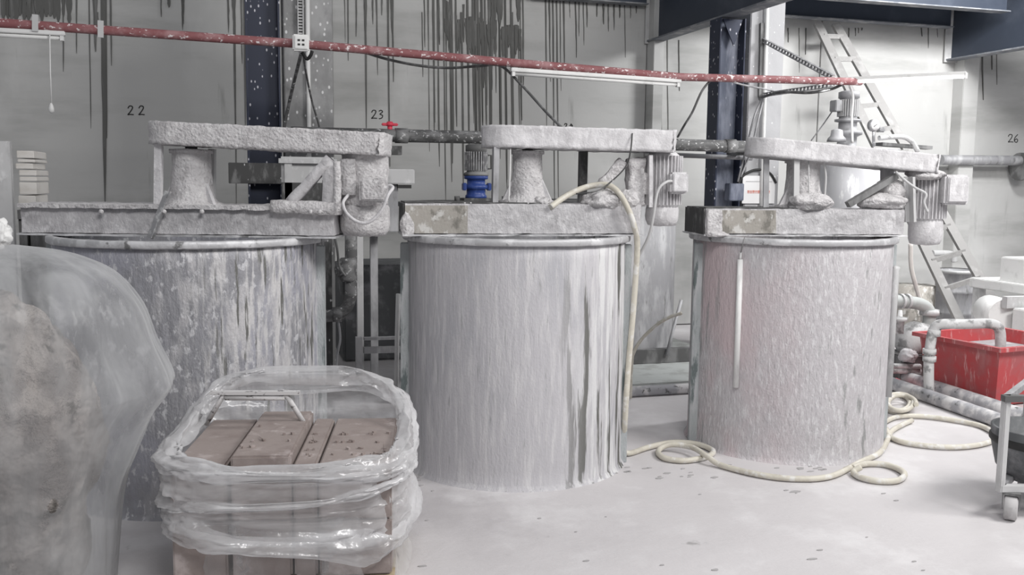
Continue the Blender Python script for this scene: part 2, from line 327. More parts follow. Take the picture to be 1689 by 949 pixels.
# hand painted numbers
DIG = {'2': [(0, .75), (.2, 1), (.55, .95), (.55, .7), (.25, .3), (0, .05), (.3, .08), (.75, .05)], '3': [(0, .9), (.3, 1), (.5, .8), (.15, .55), (.5, .4), (.4, .1), (0, 0)], '6': [(.5, 1), (.1, .6), (0, .2), (.3, 0), (.5, .25), (.3, .45), (.05, .25)], '4': [(.35, 1), (0, .4), (.6, .4), (.45, .8), (.45, 0)]}
def number(txt, px, py, hpx, sp, slant):
    mb = MB()
    for i, ch in enumerate(txt):
        pts = [P(px + i * sp + a * hpx * .85, py + i * slant - b * hpx, y=YW - .006) for a, b in DIG[ch]]
        mb.tube(smoothpath(pts, 5), .0055, 6)
    obj('painted_number', mb, m_ink, wall)
number('22', 211, 190, 15, 18, 0); number('23', 613, 196, 14, 12, 0); number('24', 931, 212, 8, 9, 0); number('26', 1663, 235, 13, 10, 0)
# concrete columns beside the steel columns
cc1 = struct(obj('trim_1', MB().box(((.41 + .80) / 2, 8.08, 2.3), (.39, .36, 4.6), bev=.008), m_col))
cc2 = struct(obj('trim_2', MB().box(((4.61 + 4.97) / 2, 8.08, 2.3), (.36, .36, 4.6), bev=.008), m_col2))
struct(obj('trim_3', MB().box((px_x(1072) , YW - .09, 2.3), (.12, .18, 4.6), bev=.006), m_wall))
struct(obj('trim_4', MB().box((px_x(1580), YW - .09, 2.3), (.22, .18, 4.6), bev=.006), m_wall))
def steel_column(x, label):
    t = thing('steel_column', label, 'column', (x, 7.98, 0))
    obj('web', MB().box((x, 8.0, 1.56), (.24, .012, 3.1)), m_web if x > 2 else m_navy, t)
    for s in (-1, 1): obj('flange', MB().box((x + s * .125, 7.98, 1.56), (.016, .2, 3.1), bev=.002), m_navy, t)
    obj('base_plate', MB().box((x, 7.98, .012), (.36, .36, .024)), m_dark, t)
    return t
steel_column(.25, 'navy steel column with white splatter, left of the concrete column behind the first tank')
t = steel_column(4.42, 'navy steel column with splashed pale web behind the third tank')
obj('gusset', MB().plate([(4.32, 7.90, 3.1), (4.52, 7.90, 3.1), (4.44, 7.90, 2.86)], .014), m_navy, t)
def beam_x(name, label, y, z0, h, x0, x1):
    t = thing(name, label, 'beam', ((x0 + x1) / 2, y, z0)); c = (x0 + x1) / 2; l = x1 - x0
    obj('web', MB().box((c, y, z0 + h / 2), (l, .012, h - .02)), m_beam, t)
    obj('bottom_flange', MB().box((c, y, z0 + .006), (l, .14, .012)), m_flange, t)
    obj('top_flange', MB().box((c, y, z0 + h - .006), (l, .14, .012)), m_beam, t)
def beam_y(label, x, z0, h, y0, y1, we=.16):
    t = thing('steel_beam', label, 'beam', (x, (y0 + y1) / 2, z0)); c = (y0 + y1) / 2; l = y1 - y0
    obj('web', MB().box((x, c, z0 + h / 2), (.014, l, h - .02)), m_beam, t)
    obj('bottom_flange', MB().box((x, c, z0 + .008), (we, l, .016)), m_flange, t)
    obj('top_flange', MB().box((x, c, z0 + h - .008), (we, l, .016)), m_beam, t)
    obj('end_plate', MB().box((x, y1 - .008, z0 + h / 2), (.2, .016, h + .04)), m_lgrey, t)
beam_y('deep navy beam running out from the wall over the column behind the third tank', 4.40, 3.12, .62, 5.3, YW - .03)
beam_y('deep navy beam at the top right edge running out from the wall', 8.30, 3.10, .62, 5.6, YW - .03)
beam_x('steel_beam', 'navy edge beam along the top of the wall above the ladder', YW - .14, 3.46, .30, 4.52, 8.17)
beam_x('steel_beam', 'navy secondary beam with pale lower flange, in front of the wall beam above the ladder', 8.62, 3.50, .34, 4.52, 8.17)
beam_x('steel_beam', 'navy edge beam along the top of the wall above the second tank', YW - .10, 3.49, .30, px_x(870), 4.28)

# ================================================================== MIXING TANKS
def frame(A, B):
    u = (B - A); u.z = 0; u.normalize(); return u, V((-u.y, u.x, 0))
def guard(A, B, w_, h, m, t, seed, amp):
    """belt guard: round at A, blunt at B; A,B are bottom front points"""
    u = (B - A); L = u.length; u.normalize(); n = V((-u.y, u.x, 0)).normalized(); k = n.cross(u) * -1 if n.cross(u).z < 0 else n.cross(u)
    r = w_ / 2; out = []
    for i in range(25): a = math.pi / 2 + math.pi * i / 24; out.append((r + r * math.cos(a), r + r * math.sin(a)))
    m_ = int(L / .025)
    for i in range(1, m_): out.append((r + (L - r) * i / m_, 0))
    for i in range(5): a = -math.pi / 2 + math.pi / 2 * i / 4; out.append((L - .03 + .03 * math.cos(a), .03 + .03 * math.sin(a)))
    for i in range(1, 9): out.append((L, .03 + (w_ - .06) * i / 9))
    for i in range(5): a = math.pi / 2 * i / 4; out.append((L - .03 + .03 * math.cos(a), w_ - .03 + .03 * math.sin(a)))
    for i in range(1, m_): out.append((L - (L - r) * i / m_, w_))
    N_ = len(out); mid = [(min(max(s, r), L - r), r) for s, _ in out]
    rings = []
    def ring(q, z): rings.append([A + u * (a[0] + (b[0] - a[0]) * q) + n * (a[1] + (b[1] - a[1]) * q) + k * z for a, b in zip(out, mid)])
    for q in (.98, .7, .45, .2, .06, .0): ring(q, 0)
    for z in (.15, .3, .45, .6, .75, .9): ring(0, h * z)
    for q in (0, .06, .2, .45, .7, .98): ring(q, h)
    mb = MB(); rv = [[mb.bm.verts.new(p) for p in rg] for rg in rings]
    for i in range(len(rv) - 1):
        for j in range(N_): mb.bm.faces.new((rv[i][j], rv[i][(j + 1) % N_], rv[i + 1][(j + 1) % N_], rv[i + 1][j]))
    mb.rough(amp, 22, seed, amp * .9)
    g = obj('belt_guard', mb, m, t, smooth=True)
    return g, u, n
def lump(name, c, size, m, t, seed, amp=.25):
    mb = MB(); bmesh.ops.create_icosphere(mb.bm, subdivisions=4, radius=1)
    for v in mb.bm.verts:
        k = 1 + noise.noise(v.co * 1.6 + V((seed * 5, 0, seed))) * amp + noise.noise(v.co * 5 + V((seed, 3, 0))) * amp * .5
        v.co = V((v.co.x * k * size[0], v.co.y * k * size[1], max(v.co.z * k, -.75) * size[2]))
    bmesh.ops.translate(mb.bm, verts=mb.bm.verts, vec=V(c))
    return obj(name, mb, m, t, smooth=True)
def mixing_tank(label, c, R, H, msh, br, bh, bw, mbr, gd, gh, ped, crust_amp, seed, mg):
    t = thing('mixing_tank', label, 'tank', (c.x, c.y, 0), 'slurry mixing tanks in a row')
    prof = [(R + .022, 0), (R + .012, .012), (R + .003, .03)] + [(R, .1 + (H - .1) * i / 12) for i in range(13)] + [(R - .012, H), (R - .012, H - .3)]
    obj('shell', MB().lathe((c.x, c.y, 0), prof, 96), msh, t, base=True)
    obj('slurry', MB().capped((c.x, c.y, 0), [(R - .013, H - .26), (R - .013, H - .25)], 64), m_dgrey, t)
    rp = [(R + .001, H - .034), (R + .022, H - .033), (R + .027, H - .026), (R + .027, H - .004), (R + .022, H + .003), (R - .008, H + .004), (R - .010, H - .034)]
    mb = MB().lathe((c.x, c.y, 0), rp + [rp[0]], 96); mb.rough(.0025, 14, seed); obj('rim', mb, m_rim, t, smooth=True)
    cl = r0
    fwd = V((cl.y, -cl.x, 0))
    for s in (-1, 1):
        p = c + cl * s * (R + (-.004 if s < 0 else .004)) + fwd * (.13 if s < 0 else .07)
        mb = MB().box((p.x, p.y, (H - .05) / 2), (.062 if s < 0 else .05, .05, H - .05), rz=-YAW, bev=.004)
        obj('strut', mb, m_strut, t)
    A, B = br; u, n = frame(A, B); zb = A.z
    mb = MB(); mid = (A + B) / 2 + n * bw / 2; L = (B - A).length
    rot = Matrix((u, n, V((0, 0, 1)))).transposed()
    mb.box((mid.x, mid.y, zb + bh / 2 + .004), (L, bw, bh - .008), rot=rot); mb.subdiv(.035, 6); mb.rough(.004, 18, seed + 3)
    obj('bridge', mb, mbr, t, smooth=False)
    mb = MB().box((mid.x, mid.y, zb), (L + .03, bw + .05, .009), rot=rot); mb.subdiv(.05, 5); mb.rough(.004, 22, seed); obj('bottom_flange', mb, m_rim, t)
    # guard, pedestal
    g, gu, gn = guard(PV(*gd[0], A, B), PV(*gd[1], A, B), .30, gh, mg, t, seed, crust_amp)
    mA, mB_ = A + n * bw / 2, B + n * bw / 2
    px, y0, y1, rt_, rb_ = ped
    pb = PV(px, y1, mA, mB_); pt = PV(px, y0, mA, mB_); zt = pt.z; z0 = zb + bh
    pr_ = [(rb_ + .05, z0 - .005), (rb_ + .045, z0 + .015), (rb_ + .008, z0 + .028)]
    for i in range(1, 14):
        q = i / 13; pr_.append((rb_ + (rt_ - rb_) * min(1, q * 1.5) ** .7, z0 + .03 + (zt - z0 - .05) * q))
    pr_ += [(rt_ + .012, zt - .018), (rt_ + .012, zt), (rt_ * .5, zt + .002)]
    mb = MB().capped((pb.x, pb.y, 0), pr_, 48); mb.rough(crust_amp * .9, 20, seed + 5); obj('pedestal', mb, m_crust, t, smooth=True)
    obj('shaft', MB().cyl((pb.x, pb.y, zt - .01), (pb.x, pb.y, zt + .09), .03), m_dgrey, t)
    for k in range(2):
        a = (1.1, -1.5)[k]; d = u * math.sin(a) - n * math.cos(a)
        q = [V((pb.x, pb.y, z0)) + d * (rb_ * .8), V((pb.x, pb.y, z0)) + d * (rb_ + .045), V((pb.x, pb.y, z0 + .14)) + d * (rb_ * .8)]
        obj('gusset', MB().plate(q, .02), m_crust2, t)
    return t, A, B, u, n, mA, mB_, pb
def motor(t, px, r, yt, yc, yb, A, B, m, seed, amp, fins, box):
    """vertical motor hanging under the guard: yt top, yc start of fan cover, yb bottom (pixels)"""
    c = PV(px, yc, A, B); zt = PV(px, yt, A, B).z; zc = c.z; zb = PV(px, yb, A, B).z
    n = 8; pr_ = [(r * .7, zt + .01), (r * .98, zt - .01)] + [(r * .97, zt - .02 + (zc + .02 - zt) * i / n) for i in range(n + 1)]
    mt = MB().capped((c.x, c.y, 0), pr_[::-1], 48); mt.rough(amp, 18, seed)
    mo = obj('motor', mt, m, t, smooth=True)
    pf = [(r * .55, zb), (r * .88, zb + .006), (r * 1.0, zb + .035), (r * 1.03, zb + .06), (r * 1.03, zc - .01), (r * .98, zc + .004)]
    f = MB().capped((c.x, c.y, 0), pf, 48); f.rough(amp, 18, seed + 1); obj('fan_cover', f, m, mo, smooth=True)
    if fins:
        f = MB()
        for k in range(32):
            a = 2 * math.pi * k / 32; d = V((math.cos(a), math.sin(a), 0))
            f.box(V((c.x, c.y, (zc + zt) / 2)) + d * (r + .004), (.03, .006, (zt - zc) * .9), rz=a)
        stuff(obj('cooling_fin', f, m, mo))
    x0, y0, x1, y1 = box; q = PV((x0 + x1) / 2, (y0 + y1) / 2, A, B); uu, nn = frame(A, B); k = (q - CAM).length / FOC
    w_, h_ = (x1 - x0) * k, (y1 - y0) * k; rot = Matrix((uu, nn, V((0, 0, 1)))).transposed(); qc = q - nn * (r + .03)
    bx = MB().box(qc, (w_, .08, h_), rot=rot, bev=.012); bx.subdiv(.03, 3); bx.rough(amp * .6, 20, seed + 2); tb = obj('terminal_box', bx, m, mo, smooth=False)
    bx = MB().box(qc - nn * .042, (w_ * .82, .02, h_ * .82), rot=rot, bev=.006); obj('cover', bx, m, tb)
    return c, mo
# --- tank 1
def ctr(pxl, pxr, R, H):
    a = ray(pxl, 390); b = ray(pxr, 390); a = math.atan2(a.x, a.y); b = math.atan2(b.x, b.y)
    D = R / math.sin((b - a) / 2); m_ = (a + b) / 2; return V((D * math.sin(m_), D * math.cos(m_), 0))
c1 = ctr(74, 542, .70, 1.28); c2 = ctr(664, 1040, .645, 1.28); c3 = ctr(1136, 1484, .625, 1.28)
T1, A1, B1, u1, n1, mA1, mB1, p1 = mixing_tank('left steel mixing tank with blotchy bare blue-grey shell, behind the plastic wrapped clay', c1, .675, 1.31, m_shell1, (P(36, 386, z=1.317), P(550, 392, z=1.317)), .135, .34, m_bridge, ((228, 236), (632, 257)), .112, (318, 247, 336, .095, .118), .005, 1, m_crust)
T2, A2, B2, u2, n2, mA2, mB2, p2 = mixing_tank('middle steel mixing tank with dark streaks on its right side and hose over its beam', c2, .618, 1.308, m_shell2, (P(668, 388, z=1.314), P(1056, 388, z=1.314)), .168, .34, m_bridge, ((801, 242), (1117, 251)), .118, (869, 249, 336, .082, .105), .006, 2, m_crust2)
T3, A3, B3, u3, n3, mA3, mB3, p3 = mixing_tank('right steel mixing tank with pinkish crusted shell and white tube on its front', c3, .597, 1.292, m_shell3, (P(1163, 388, z=1.302), P(1490, 389, z=1.302)), .155, .36, m_bridge, ((1246, 256), (1551, 286)), .11, (1322, 264, 342, .098, .115), .003, 3, m_crust2)
# tank 1 extras: top flange lip, motor, bracket
mid = (A1 + B1) / 2 + n1 * .17; rot1 = Matrix((u1, n1, V((0, 0, 1)))).transposed()
mb = MB().box((mid.x, mid.y, A1.z + .142), ((B1 - A1).length + .01, .40, .02), rot=rot1); mb.subdiv(.04, 6); mb.rough(.006, 20, 4); obj('top_flange', mb, m_crust, T1)
for px in (172, 275, 337, 515, 530): lump('bolt', PV(px, 349, A1, B1) - n1 * .035, (.012, .012, .012), m_crust, T1, px, .1)
mc1, mo1 = motor(T1, 602, .122, 252, 340, 389, mA1, mB1, m_crust, 11, .009, False, (604, 294, 646, 333))
def q1(px, py, off=-.02): return PV(px, py, A1 + n1 * off, B1 + n1 * off)
mb = MB().bar(q1(452, 340, .03), q1(562, 344, .03), .14, .06); mb.subdiv(.04, 4); mb.rough(.007, 18, 5); obj('bracket_foot', mb, m_crust, T1, smooth=True)
mb = MB().bar(q1(478, 336, .05), q1(546, 262, .05), .05, .055, upv=n1); mb.subdiv(.04, 4); mb.rough(.006, 18, 6); obj('bracket_brace', mb, m_crust2, T1, smooth=True)
mb = MB().bar(q1(545, 266, .05), q1(546, 345, .05), .075, .05, upv=n1); mb.subdiv(.04, 4); mb.rough(.006, 18, 7); obj('bracket_post', mb, m_crust2, T1, smooth=True)
mb = MB().tube(smoothpath([q1(555, 266), q1(556, 300), q1(556, 348)], 10), .020, 14); mb.rough(.006, 20, 8); obj('tension_rod', mb, m_crust, T1, smooth=True)
mb = MB().bar(q1(574, 262, .05), q1(575, 322, .05), .075, .03, upv=n1); mb.subdiv(.04, 3); mb.rough(.006, 18, 9); obj('motor_plate', mb, m_crust, T1, smooth=True)
mb = MB().bar(mA1 + (mB1 - mA1) * .98 + V((0, 0, .22)), mc1 + V((0, 0, .12)), .10, .14); mb.subdiv(.05, 3); mb.rough(.006, 16, 3); obj('motor_mount', mb, m_crust, T1, smooth=True)
obj('motor_cable', MB().tube(smoothpath([q1(574, 322, .0), q1(566, 335, -.06), q1(572, 352, -.06), q1(590, 366, -.06), q1(610, 366, -.06), q1(630, 346, -.06), q1(640, 322, -.06), q1(648, 310, -.02), q1(642, 306, 0), q1(636, 312, .0)]), .008, 8), m_crust2, T1)
def post(t, px, y0, y1, w_, A, B, off, m):
    a = PV(px, y0, A, B) + V((0, 0, .0)); n = frame(A, B)[1]; a = PV(px, y0, A + n * off, B + n * off); b = PV(px + (y0 - y1) * .01, y1, A + n * off, B + n * off)
    obj('guard_post', MB().bar(a, (b.x, b.y, min(b.z, 9)), w_, .03, upv=n), m, t)
post(T1, 262, 236, 338, .036, A1, B1, .06, m_crust2); post(T1, 350, 246, 338, .034, A1, B1, .28, m_lgrey)
# tank 2 extras
def panel_on(t, A, B, n, xa, xb, ya, yb, m, nm, th=.008, off=-.004):
    q = [PV(xa, yb, A, B), PV(xb, yb, A, B), PV(xb, ya, A, B), PV(xa, ya, A, B)]
    obj(nm, MB().plate([p + n * off for p in q], th), m, t)
panel_on(T2, A2, B2, n2, 668, 771, 339, 385, m_tan, 'bare_plate')
mb = MB().box((A2 + (B2 - A2) * .3 + n2 * .17 + V((0, 0, .172))), ((B2 - A2).length * .6, .33, .006), rot=Matrix((u2, n2, V((0, 0, 1)))).transposed()); obj('deck_plate', mb, m_dark, T2)
q = A2 - u2 * .006; obj('end_plate', MB().box(q + n2 * .17 + V((0, 0, .085)), (.008, .33, .16), rot=Matrix((u2, n2, V((0, 0, 1)))).transposed()), m_dark, T2)
lump('crust_lump', A2 + V((0, 0, .045)) + u2 * .012 - n2 * .005, (.035, .02, .075), m_crust, T2, 2)
mc2, mo2 = motor(T2, 1092, .092, 253, 342, 373, mA2, mB2, m_crust2, 12, .004, True, (1090, 285, 1120, 319))
def q2(px, py, off=.0): return PV(px, py, A2 + n2 * off, B2 + n2 * off)
mb = MB().bar(q2(992, 308, .1), q2(1028, 266, .1), .06, .05, upv=n2); mb.subdiv(.03, 4); mb.rough(.014, 16, 21); obj('bracket_brace', mb, m_crust, T2, smooth=True)
mb = MB().bar(q2(1048, 262, .1), q2(1048, 340, .1), .095, .07, upv=n2); mb.subdiv(.03, 4); mb.rough(.014, 16, 22); obj('bracket_post', mb, m_crust, T2, smooth=True)
obj('tension_rod', MB().bar(q2(1073, 256, .03), q2(1073, 342, .03), .02, .02, upv=n2), m_crust2, T2)
obj('motor_mount', MB().bar(q2(1040, 300, .17), mc2 + V((0, 0, .12)), .08, .12), m_crust, T2)
lump('crust_lump', q2(1000, 332, .06), (.14, .09, .06), m_crust, T2, 5); lump('crust_lump', q2(1035, 330, .06), (.06, .08, .06), m_crust, T2, 6)
lump('crust_lump', q2(893, 333, .05), (.045, .05, .03), m_crust, T2, 7)
obj('motor_cable', MB().tube(smoothpath([q2(1116, 300, .05), q2(1100, 300, -.02), q2(1085, 315, -.03), q2(1078, 355, -.02), q2(1070, 390, .02), q2(1050, 430, .1)]), .008, 8), m_lgrey, T2)
obj('guard_post', MB().bar(q2(818, 243, .06), q2(816, 334, .06), .03, .06, upv=n2), m_grey, T2)
obj('guard_post', MB().bar(q2(962, 250, .28), q2(960, 334, .28), .045, .045, upv=n2), m_dark, T2)
obj('wire', MB().tube(smoothpath([q2(842, 245, .02), q2(841, 290, .02), q2(839, 334, .02)]), .004, 6), m_white, T2)
obj('wire', MB().tube(smoothpath([q2(1043, 220, -.005), q2(1040, 250, -.03), q2(1032, 275, .0), q2(1010, 298, .0), q2(985, 315, -.02), q2(950, 320, .0)]), .004, 6), m_dark, T2)
# tank 3 extras
panel_on(T3, A3, B3, n3, 1189, 1279, 347, 385, m_tan, 'bare_plate')
mb = MB().box((A3 + (B3 - A3) * .22 + n3 * .18 + V((0, 0, .158))), ((B3 - A3).length * .44, .35, .006), rot=Matrix((u3, n3, V((0, 0, 1)))).transposed()); obj('deck_plate', mb, m_dark, T3)
obj('end_plate', MB().box(A3 - u3 * .006 + n3 * .18 + V((0, 0, .08)), (.008, .35, .15), rot=Matrix((u3, n3, V((0, 0, 1)))).transposed()), m_dark, T3)
mb = MB().box(A3 + u3 * .05 - n3 * .008 + V((0, 0, .075)), (.09, .02, .15), rot=Matrix((u3, n3, V((0, 0, 1)))).transposed()); mb.subdiv(.02, 4); mb.rough(.006, 25, 3); obj('crust_patch', mb, m_crust, T3, smooth=True)
lump('crust_lump', A3 + u3 * .06 - n3 * .02 + V((0, 0, .005)), (.07, .04, .018), m_crust, T3, 3)
mc3, mo3 = motor(T3, 1527, .098, 287, 364, 404, mA3, mB3, m_crust2, 13, .003, True, (1534, 291, 1572, 335))
def q3(px, py, off=.0): return PV(px, py, A3 + n3 * off, B3 + n3 * off)
for px, y0, y1, off in ((1264, 261, 342, .10), (1314, 260, 345, .03)): obj('guard_post', MB().bar(q3(px, y0, off), q3(px - 1, y1, off), .034, .012, upv=n3), m_grey if px < 1300 else m_lgrey, T3)
obj('bracket_brace', MB().bar(q3(1398, 338, .03), q3(1478, 290, .03), .035, .045, upv=n3), m_dgrey, T3)
obj('bracket_arm', MB().cyl(q3(1463, 298, .12), q3(1463, 272, .12), .04), m_grey, T3)
lump('crust_lump', q3(1468, 318, .14), (.11, .10, .08), m_crust, T3, 8, .2); lump('crust_lump', q3(1456, 333, .08), (.17, .10, .055), m_crust, T3, 9, .2)
lump('crust_lump', q3(1336, 334, .05), (.14, .10, .06), m_crust, T3, 10, .2); lump('crust_lump', q3(1525, 288, .1), (.11, .10, .045), m_crust, T3, 12, .3)
mb = MB().bar(q3(1496, 292, .06), q3(1499, 366, .06), .05, .02, upv=n3).bar(q3(1503, 292, .03), q3(1505, 366, .03), .016, .06, upv=n3); obj('motor_plate', mb, m_lgrey, T3)
obj('motor_mount', MB().bar(q3(1486, 330, .18), mc3 + V((0, 0, .08)), .10, .12), m_lgrey, T3)
obj('motor_cable', MB().tube(smoothpath([q3(1478, 284, 0), q3(1492, 297, -.05), q3(1510, 310, -.06), q3(1527, 320, -.10), q3(1524, 334, -.10), q3(1530, 350, -.10)]), .008, 8), m_lgrey, T3)
obj('wire', MB().tube(smoothpath([q3(1358, 264, .05), q3(1362, 290, .05), q3(1360, 332, .05)]), .006, 6), m_lgrey, T3)
obj('wire', MB().tube([q3(1334, 262, .04), q3(1334, 335, .04)], .004, 6), m_lgrey, T3)
# ================================================================== LOOSE THINGS ON AND AROUND THE TANKS
# steel bar leaning on tank 1
a = q1(247, 393, -.05); b = q1(277, 316, -.02)
mb = MB().bar(a, b, .03, .006, upv=n1).bar(a + u1 * .013, b + u1 * .013, .006, .03, upv=n1); tag(obj('angle_bar', mb, m_metal), 'rusty white angle bar leaning across the beam of the left tank', 'bar')
# white tube hanging in front of tank 3
def on_shell(c, R, px, py):
    r = ray(px, py); o = CAM - c; a_ = r.x ** 2 + r.y ** 2; b_ = 2 * (o.x * r.x + o.y * r.y); cc = o.x ** 2 + o.y ** 2 - R * R
    return CAM + r * ((-b_ - math.sqrt(max(b_ * b_ - 4 * a_ * cc, 0))) / (2 * a_))
a = on_shell(c3, .61, 1221, 428); b = on_shell(c3, .61, 1214, 639)
t = thing('hanging_tube', 'white plastic tube hanging on a wire in front of the right tank', 'tube', (b.x, b.y, b.z))
obj('tube', MB().tube([a, b], .017, 12), m_wpl, t); obj('tube_tip', MB().tube([on_shell(c3, .61, 1222, 416), a], .008, 8), m_wpl, t)
obj('wire', MB().tube([on_shell(c3, .635, 1228, 392), on_shell(c3, .635, 1222, 417)], .003, 6), m_dgrey, t)
# pipe standing beside tank 3
tag(obj('standing_pipe', MB().tube([P(1465, 655, d=5.75), P(1478, 445, d=5.75), P(1480, 440, d=5.75)], .02, 12), m_lgrey), 'slim whitish upright pipe against the right side of the right tank', 'pipe')
# long hose over tank 2
def fl(px, py, z=.02): return P(px, py, z=z)
hp = [q2(908, 342, -.012), q2(930, 326, .03), q2(955, 313, .06), q2(980, 306, .06), q2(1004, 306, .02), q2(1022, 320, -.03), q2(1036, 345, -.05), q2(1045, 370, -.05), P(1051, 400, d=5.2), P(1049, 450, d=5.25), P(1044, 520, d=5.3), P(1037, 600, d=5.33), P(1031, 690, d=5.35)]
hp += [fl(1029, 738, .06), fl(1038, 748), fl(1070, 738), fl(1110, 730), fl(1150, 733), fl(1176, 744), fl(1165, 754), fl(1130, 760), fl(1096, 756), fl(1086, 744), fl(1105, 734, .045), fl(1140, 738, .05), fl(1165, 752, .05), fl(1190, 768), fl(1250, 783), fl(1310, 790), fl(1370, 786), fl(1420, 762), fl(1450, 748), fl(1462, 730), fl(1470, 712), fl(1490, 700), fl(1504, 694)]
tag(obj('hose', MB().tube(smoothpath(hp, 8), .0165, 10), m_hose), 'long cream hose from the middle tank beam down past the front of the right tank', 'hose')
lp = [fl(1406, 772), fl(1425, 766), fl(1455, 766), fl(1480, 773), fl(1492, 783), fl(1480, 793), fl(1450, 794), fl(1420, 788), fl(1408, 779), fl(1420, 771, .045)]
tag(obj('hose_loop', MB().tube(smoothpath(lp, 8), .017, 10), m_hose), 'small cream hose loop on the floor in front of the right tank', 'hose')
hb = [fl(1452, 700), fl(1480, 688), fl(1520, 687), fl(1570, 693), fl(1615, 702), fl(1640, 715), fl(1642, 725), fl(1610, 735), fl(1560, 738), fl(1500, 732), fl(1470, 722), fl(1462, 708, .04)]
tag(obj('hose_loop', MB().tube(smoothpath(hb, 8), .0165, 10), m_hose), 'large wide hose loop on the floor right of the right tank, left of the trolley', 'hose')
mb = MB(); sp = []
for i in range(46):
    a = i * .42; k = .9 + .14 * math.sin(i * .31); sp.append(P(1480 + 25 * k * math.cos(a) + (i * .12), 664 + 15 * k * math.sin(a) + i * .06, z=.02 + .022 * (i // 15)))
tag(obj('hose_coil', MB().tube(smoothpath(sp, 5), .0165, 10), m_hose), 'tight cream hose coil heaped behind the right tank by the floor pipes', 'hose')
hc = [V((P(1040, 640, y=6.3).x, 6.3, .012)), P(1042, 600, y=6.3), P(1046, 580, y=6.3), P(1060, 558, y=6.3), P(1085, 535, y=6.3), P(1106, 523, y=6.3), P(1124, 517, y=6.3)]
tag(obj('hose', MB().tube(smoothpath(hc, 8), .013, 8), m_hose), 'short pale hose arching through the gap between middle and right tanks', 'hose')
# ------------------------------------------------------------------ red supply pipe and lamps
YP = 6.7
pp = [P(x, y, y=YP) for x, y in ((-160, 26), (0, 38), (490, 72), (840, 103), (1120, 127), (1420, 135))]
sup = t = thing('supply_pipe', 'long dull red pipe with white flecks hung across the hall in front of the wall', 'pipe', (pp[2].x, YP, pp[2].z))
obj('pipe', MB().tube(pp, .030, 14), m_red, t)
for px, py in ((58, 38), (166, 48), (497, 74)): obj('hanger_clip', MB().bar(P(px, py - 14, y=YP - .03), P(px, py + 14, y=YP - .03), .035, .012, upv=(0, 1, 0)), m_lgrey, t)
def lamp(label, a, b, lit=False, y0=.0):
    t = thing('fluorescent_lamp', label, 'lamp', tuple((a + b) / 2)); d = (b - a).normalized()
    obj('housing', MB().bar(a, b, .05, .028, bev=.004), m_white, t)
    o = V((0, 0, -.028)) if not lit else V((0, -.02, -.024))
    obj('lamp_tube', MB().tube([a + o + d * .03, b + o - d * .03], .013, 12), m_tube if lit else m_white, t)
    for p, s in ((a, 1), (b, -1)): obj('lamp_holder', MB().box(p + o * .8 + d * s * .02, (.022, .034, .045)), m_white, t)
    return t
lamp('unlit white fluorescent lamp at the left edge under the red pipe', P(-120, 44, y=YP), P(108, 56, y=YP))
lamp('unlit white fluorescent lamp under the middle of the red pipe', P(842, 115, y=YP), P(1122, 134, y=YP))
a, b = P(1345, 133, y=6.95), P(1594, 121, z=P(1345, 133, y=6.95).z)
lamp('bright lit fluorescent lamp tube at the right end of the red pipe', a, b, True)
l = bpy.data.lights.new('tube_light', 'AREA'); l.shape = 'RECTANGLE'; l.size = 1.1; l.size_y = .04; l.energy = 9
o = bpy.data.objects.new('tube_light', l); COL.objects.link(o); o.location = (a + b) / 2 + V((0, 0, -.08)); o.rotation_euler = (0, 0, math.atan2(b.y - a.y, b.x - a.x))
t = thing('pull_cord', 'thin white pull cord with a knob hanging from the left lamp', 'cord', tuple(P(85, 187, y=YP)))
obj('cord', MB().tube([P(82, 57, y=YP - .02), P(83, 120, y=YP - .02), P(85, 172, y=YP - .02)], .004, 6), m_white, t)
obj('knob', MB().capped(P(85, 187, y=YP - .02), [(.004, 0), (.016, .012), (.017, .03), (.012, .05), (.005, .065)], 14), m_white, t)
# slotted arms carrying the pipe at the right column
def slotted(label, a, b):
    t = sup; a, b = V(a), V(b); d = (b - a); L = d.length; n = int(L / .05)
    s = d.cross(V((0, 0, 1))).normalized(); k = s.cross(d.normalized())
    mb = MB().bar(a + k * .016, b + k * .016, .03, .006).bar(a - k * .016, b - k * .016, .03, .006)
    for i in range(n): mb.bar(a + d * ((i + .1) / n), a + d * ((i + .55) / n), .008, .03)
    o = obj('slotted_arm', mb, m_metal, t); o['label'] = label; obj('foot_plate', MB().box(a, (.07, .012, .09)), m_dgrey, o)
slotted('upper slotted steel arm sloping down from the concrete column to the red pipe end', P(1258, 66, y=7.89), P(1374, 128, y=6.76))
slotted('lower slotted steel arm rising from the concrete column to the red pipe end', P(1258, 157, y=7.89), P(1388, 138, y=6.78))
# conduits on both concrete columns
tag(obj('conduit', MB().tube([P(1266, -20, y=7.87), P(1262, 120, y=7.87), P(1258, 250, y=7.87), P(1256, 340, y=7.87)], .02, 10), m_white), 'white vertical conduit on the concrete column behind the right tank', 'pipe')
tag(obj('cable_channel', MB().bar(P(1257, 38, y=7.88), P(1254, 160, y=7.88), .035, .02, upv=(0, 1, 0)), m_dgrey), 'dark rusty cable channel left of the white conduit on the right column', 'channel')
tag(obj('conduit', MB().tube([P(507, -20, y=7.87), P(508, 100, y=7.87), P(510, 215, y=7.87), P(510, 330, y=7.87)], .018, 10), m_white), 'white vertical conduit on the splattered concrete column behind the left tank', 'pipe')
mb = MB(); a, b = P(495, -20, y=7.87), P(496, 60, y=7.87)
mb.bar(a + V((-.02, 0, 0)), b + V((-.02, 0, 0)), .008, .03, upv=(0, 1, 0)).bar(a + V((.02, 0, 0)), b + V((.02, 0, 0)), .008, .03, upv=(0, 1, 0))
for i in range(16): p = a + (b - a) * (i / 16); mb.box(p, (.04, .012, .012))
tag(obj('slotted_channel', mb, m_lgrey), 'pale slotted channel above the socket box on the left column', 'channel')
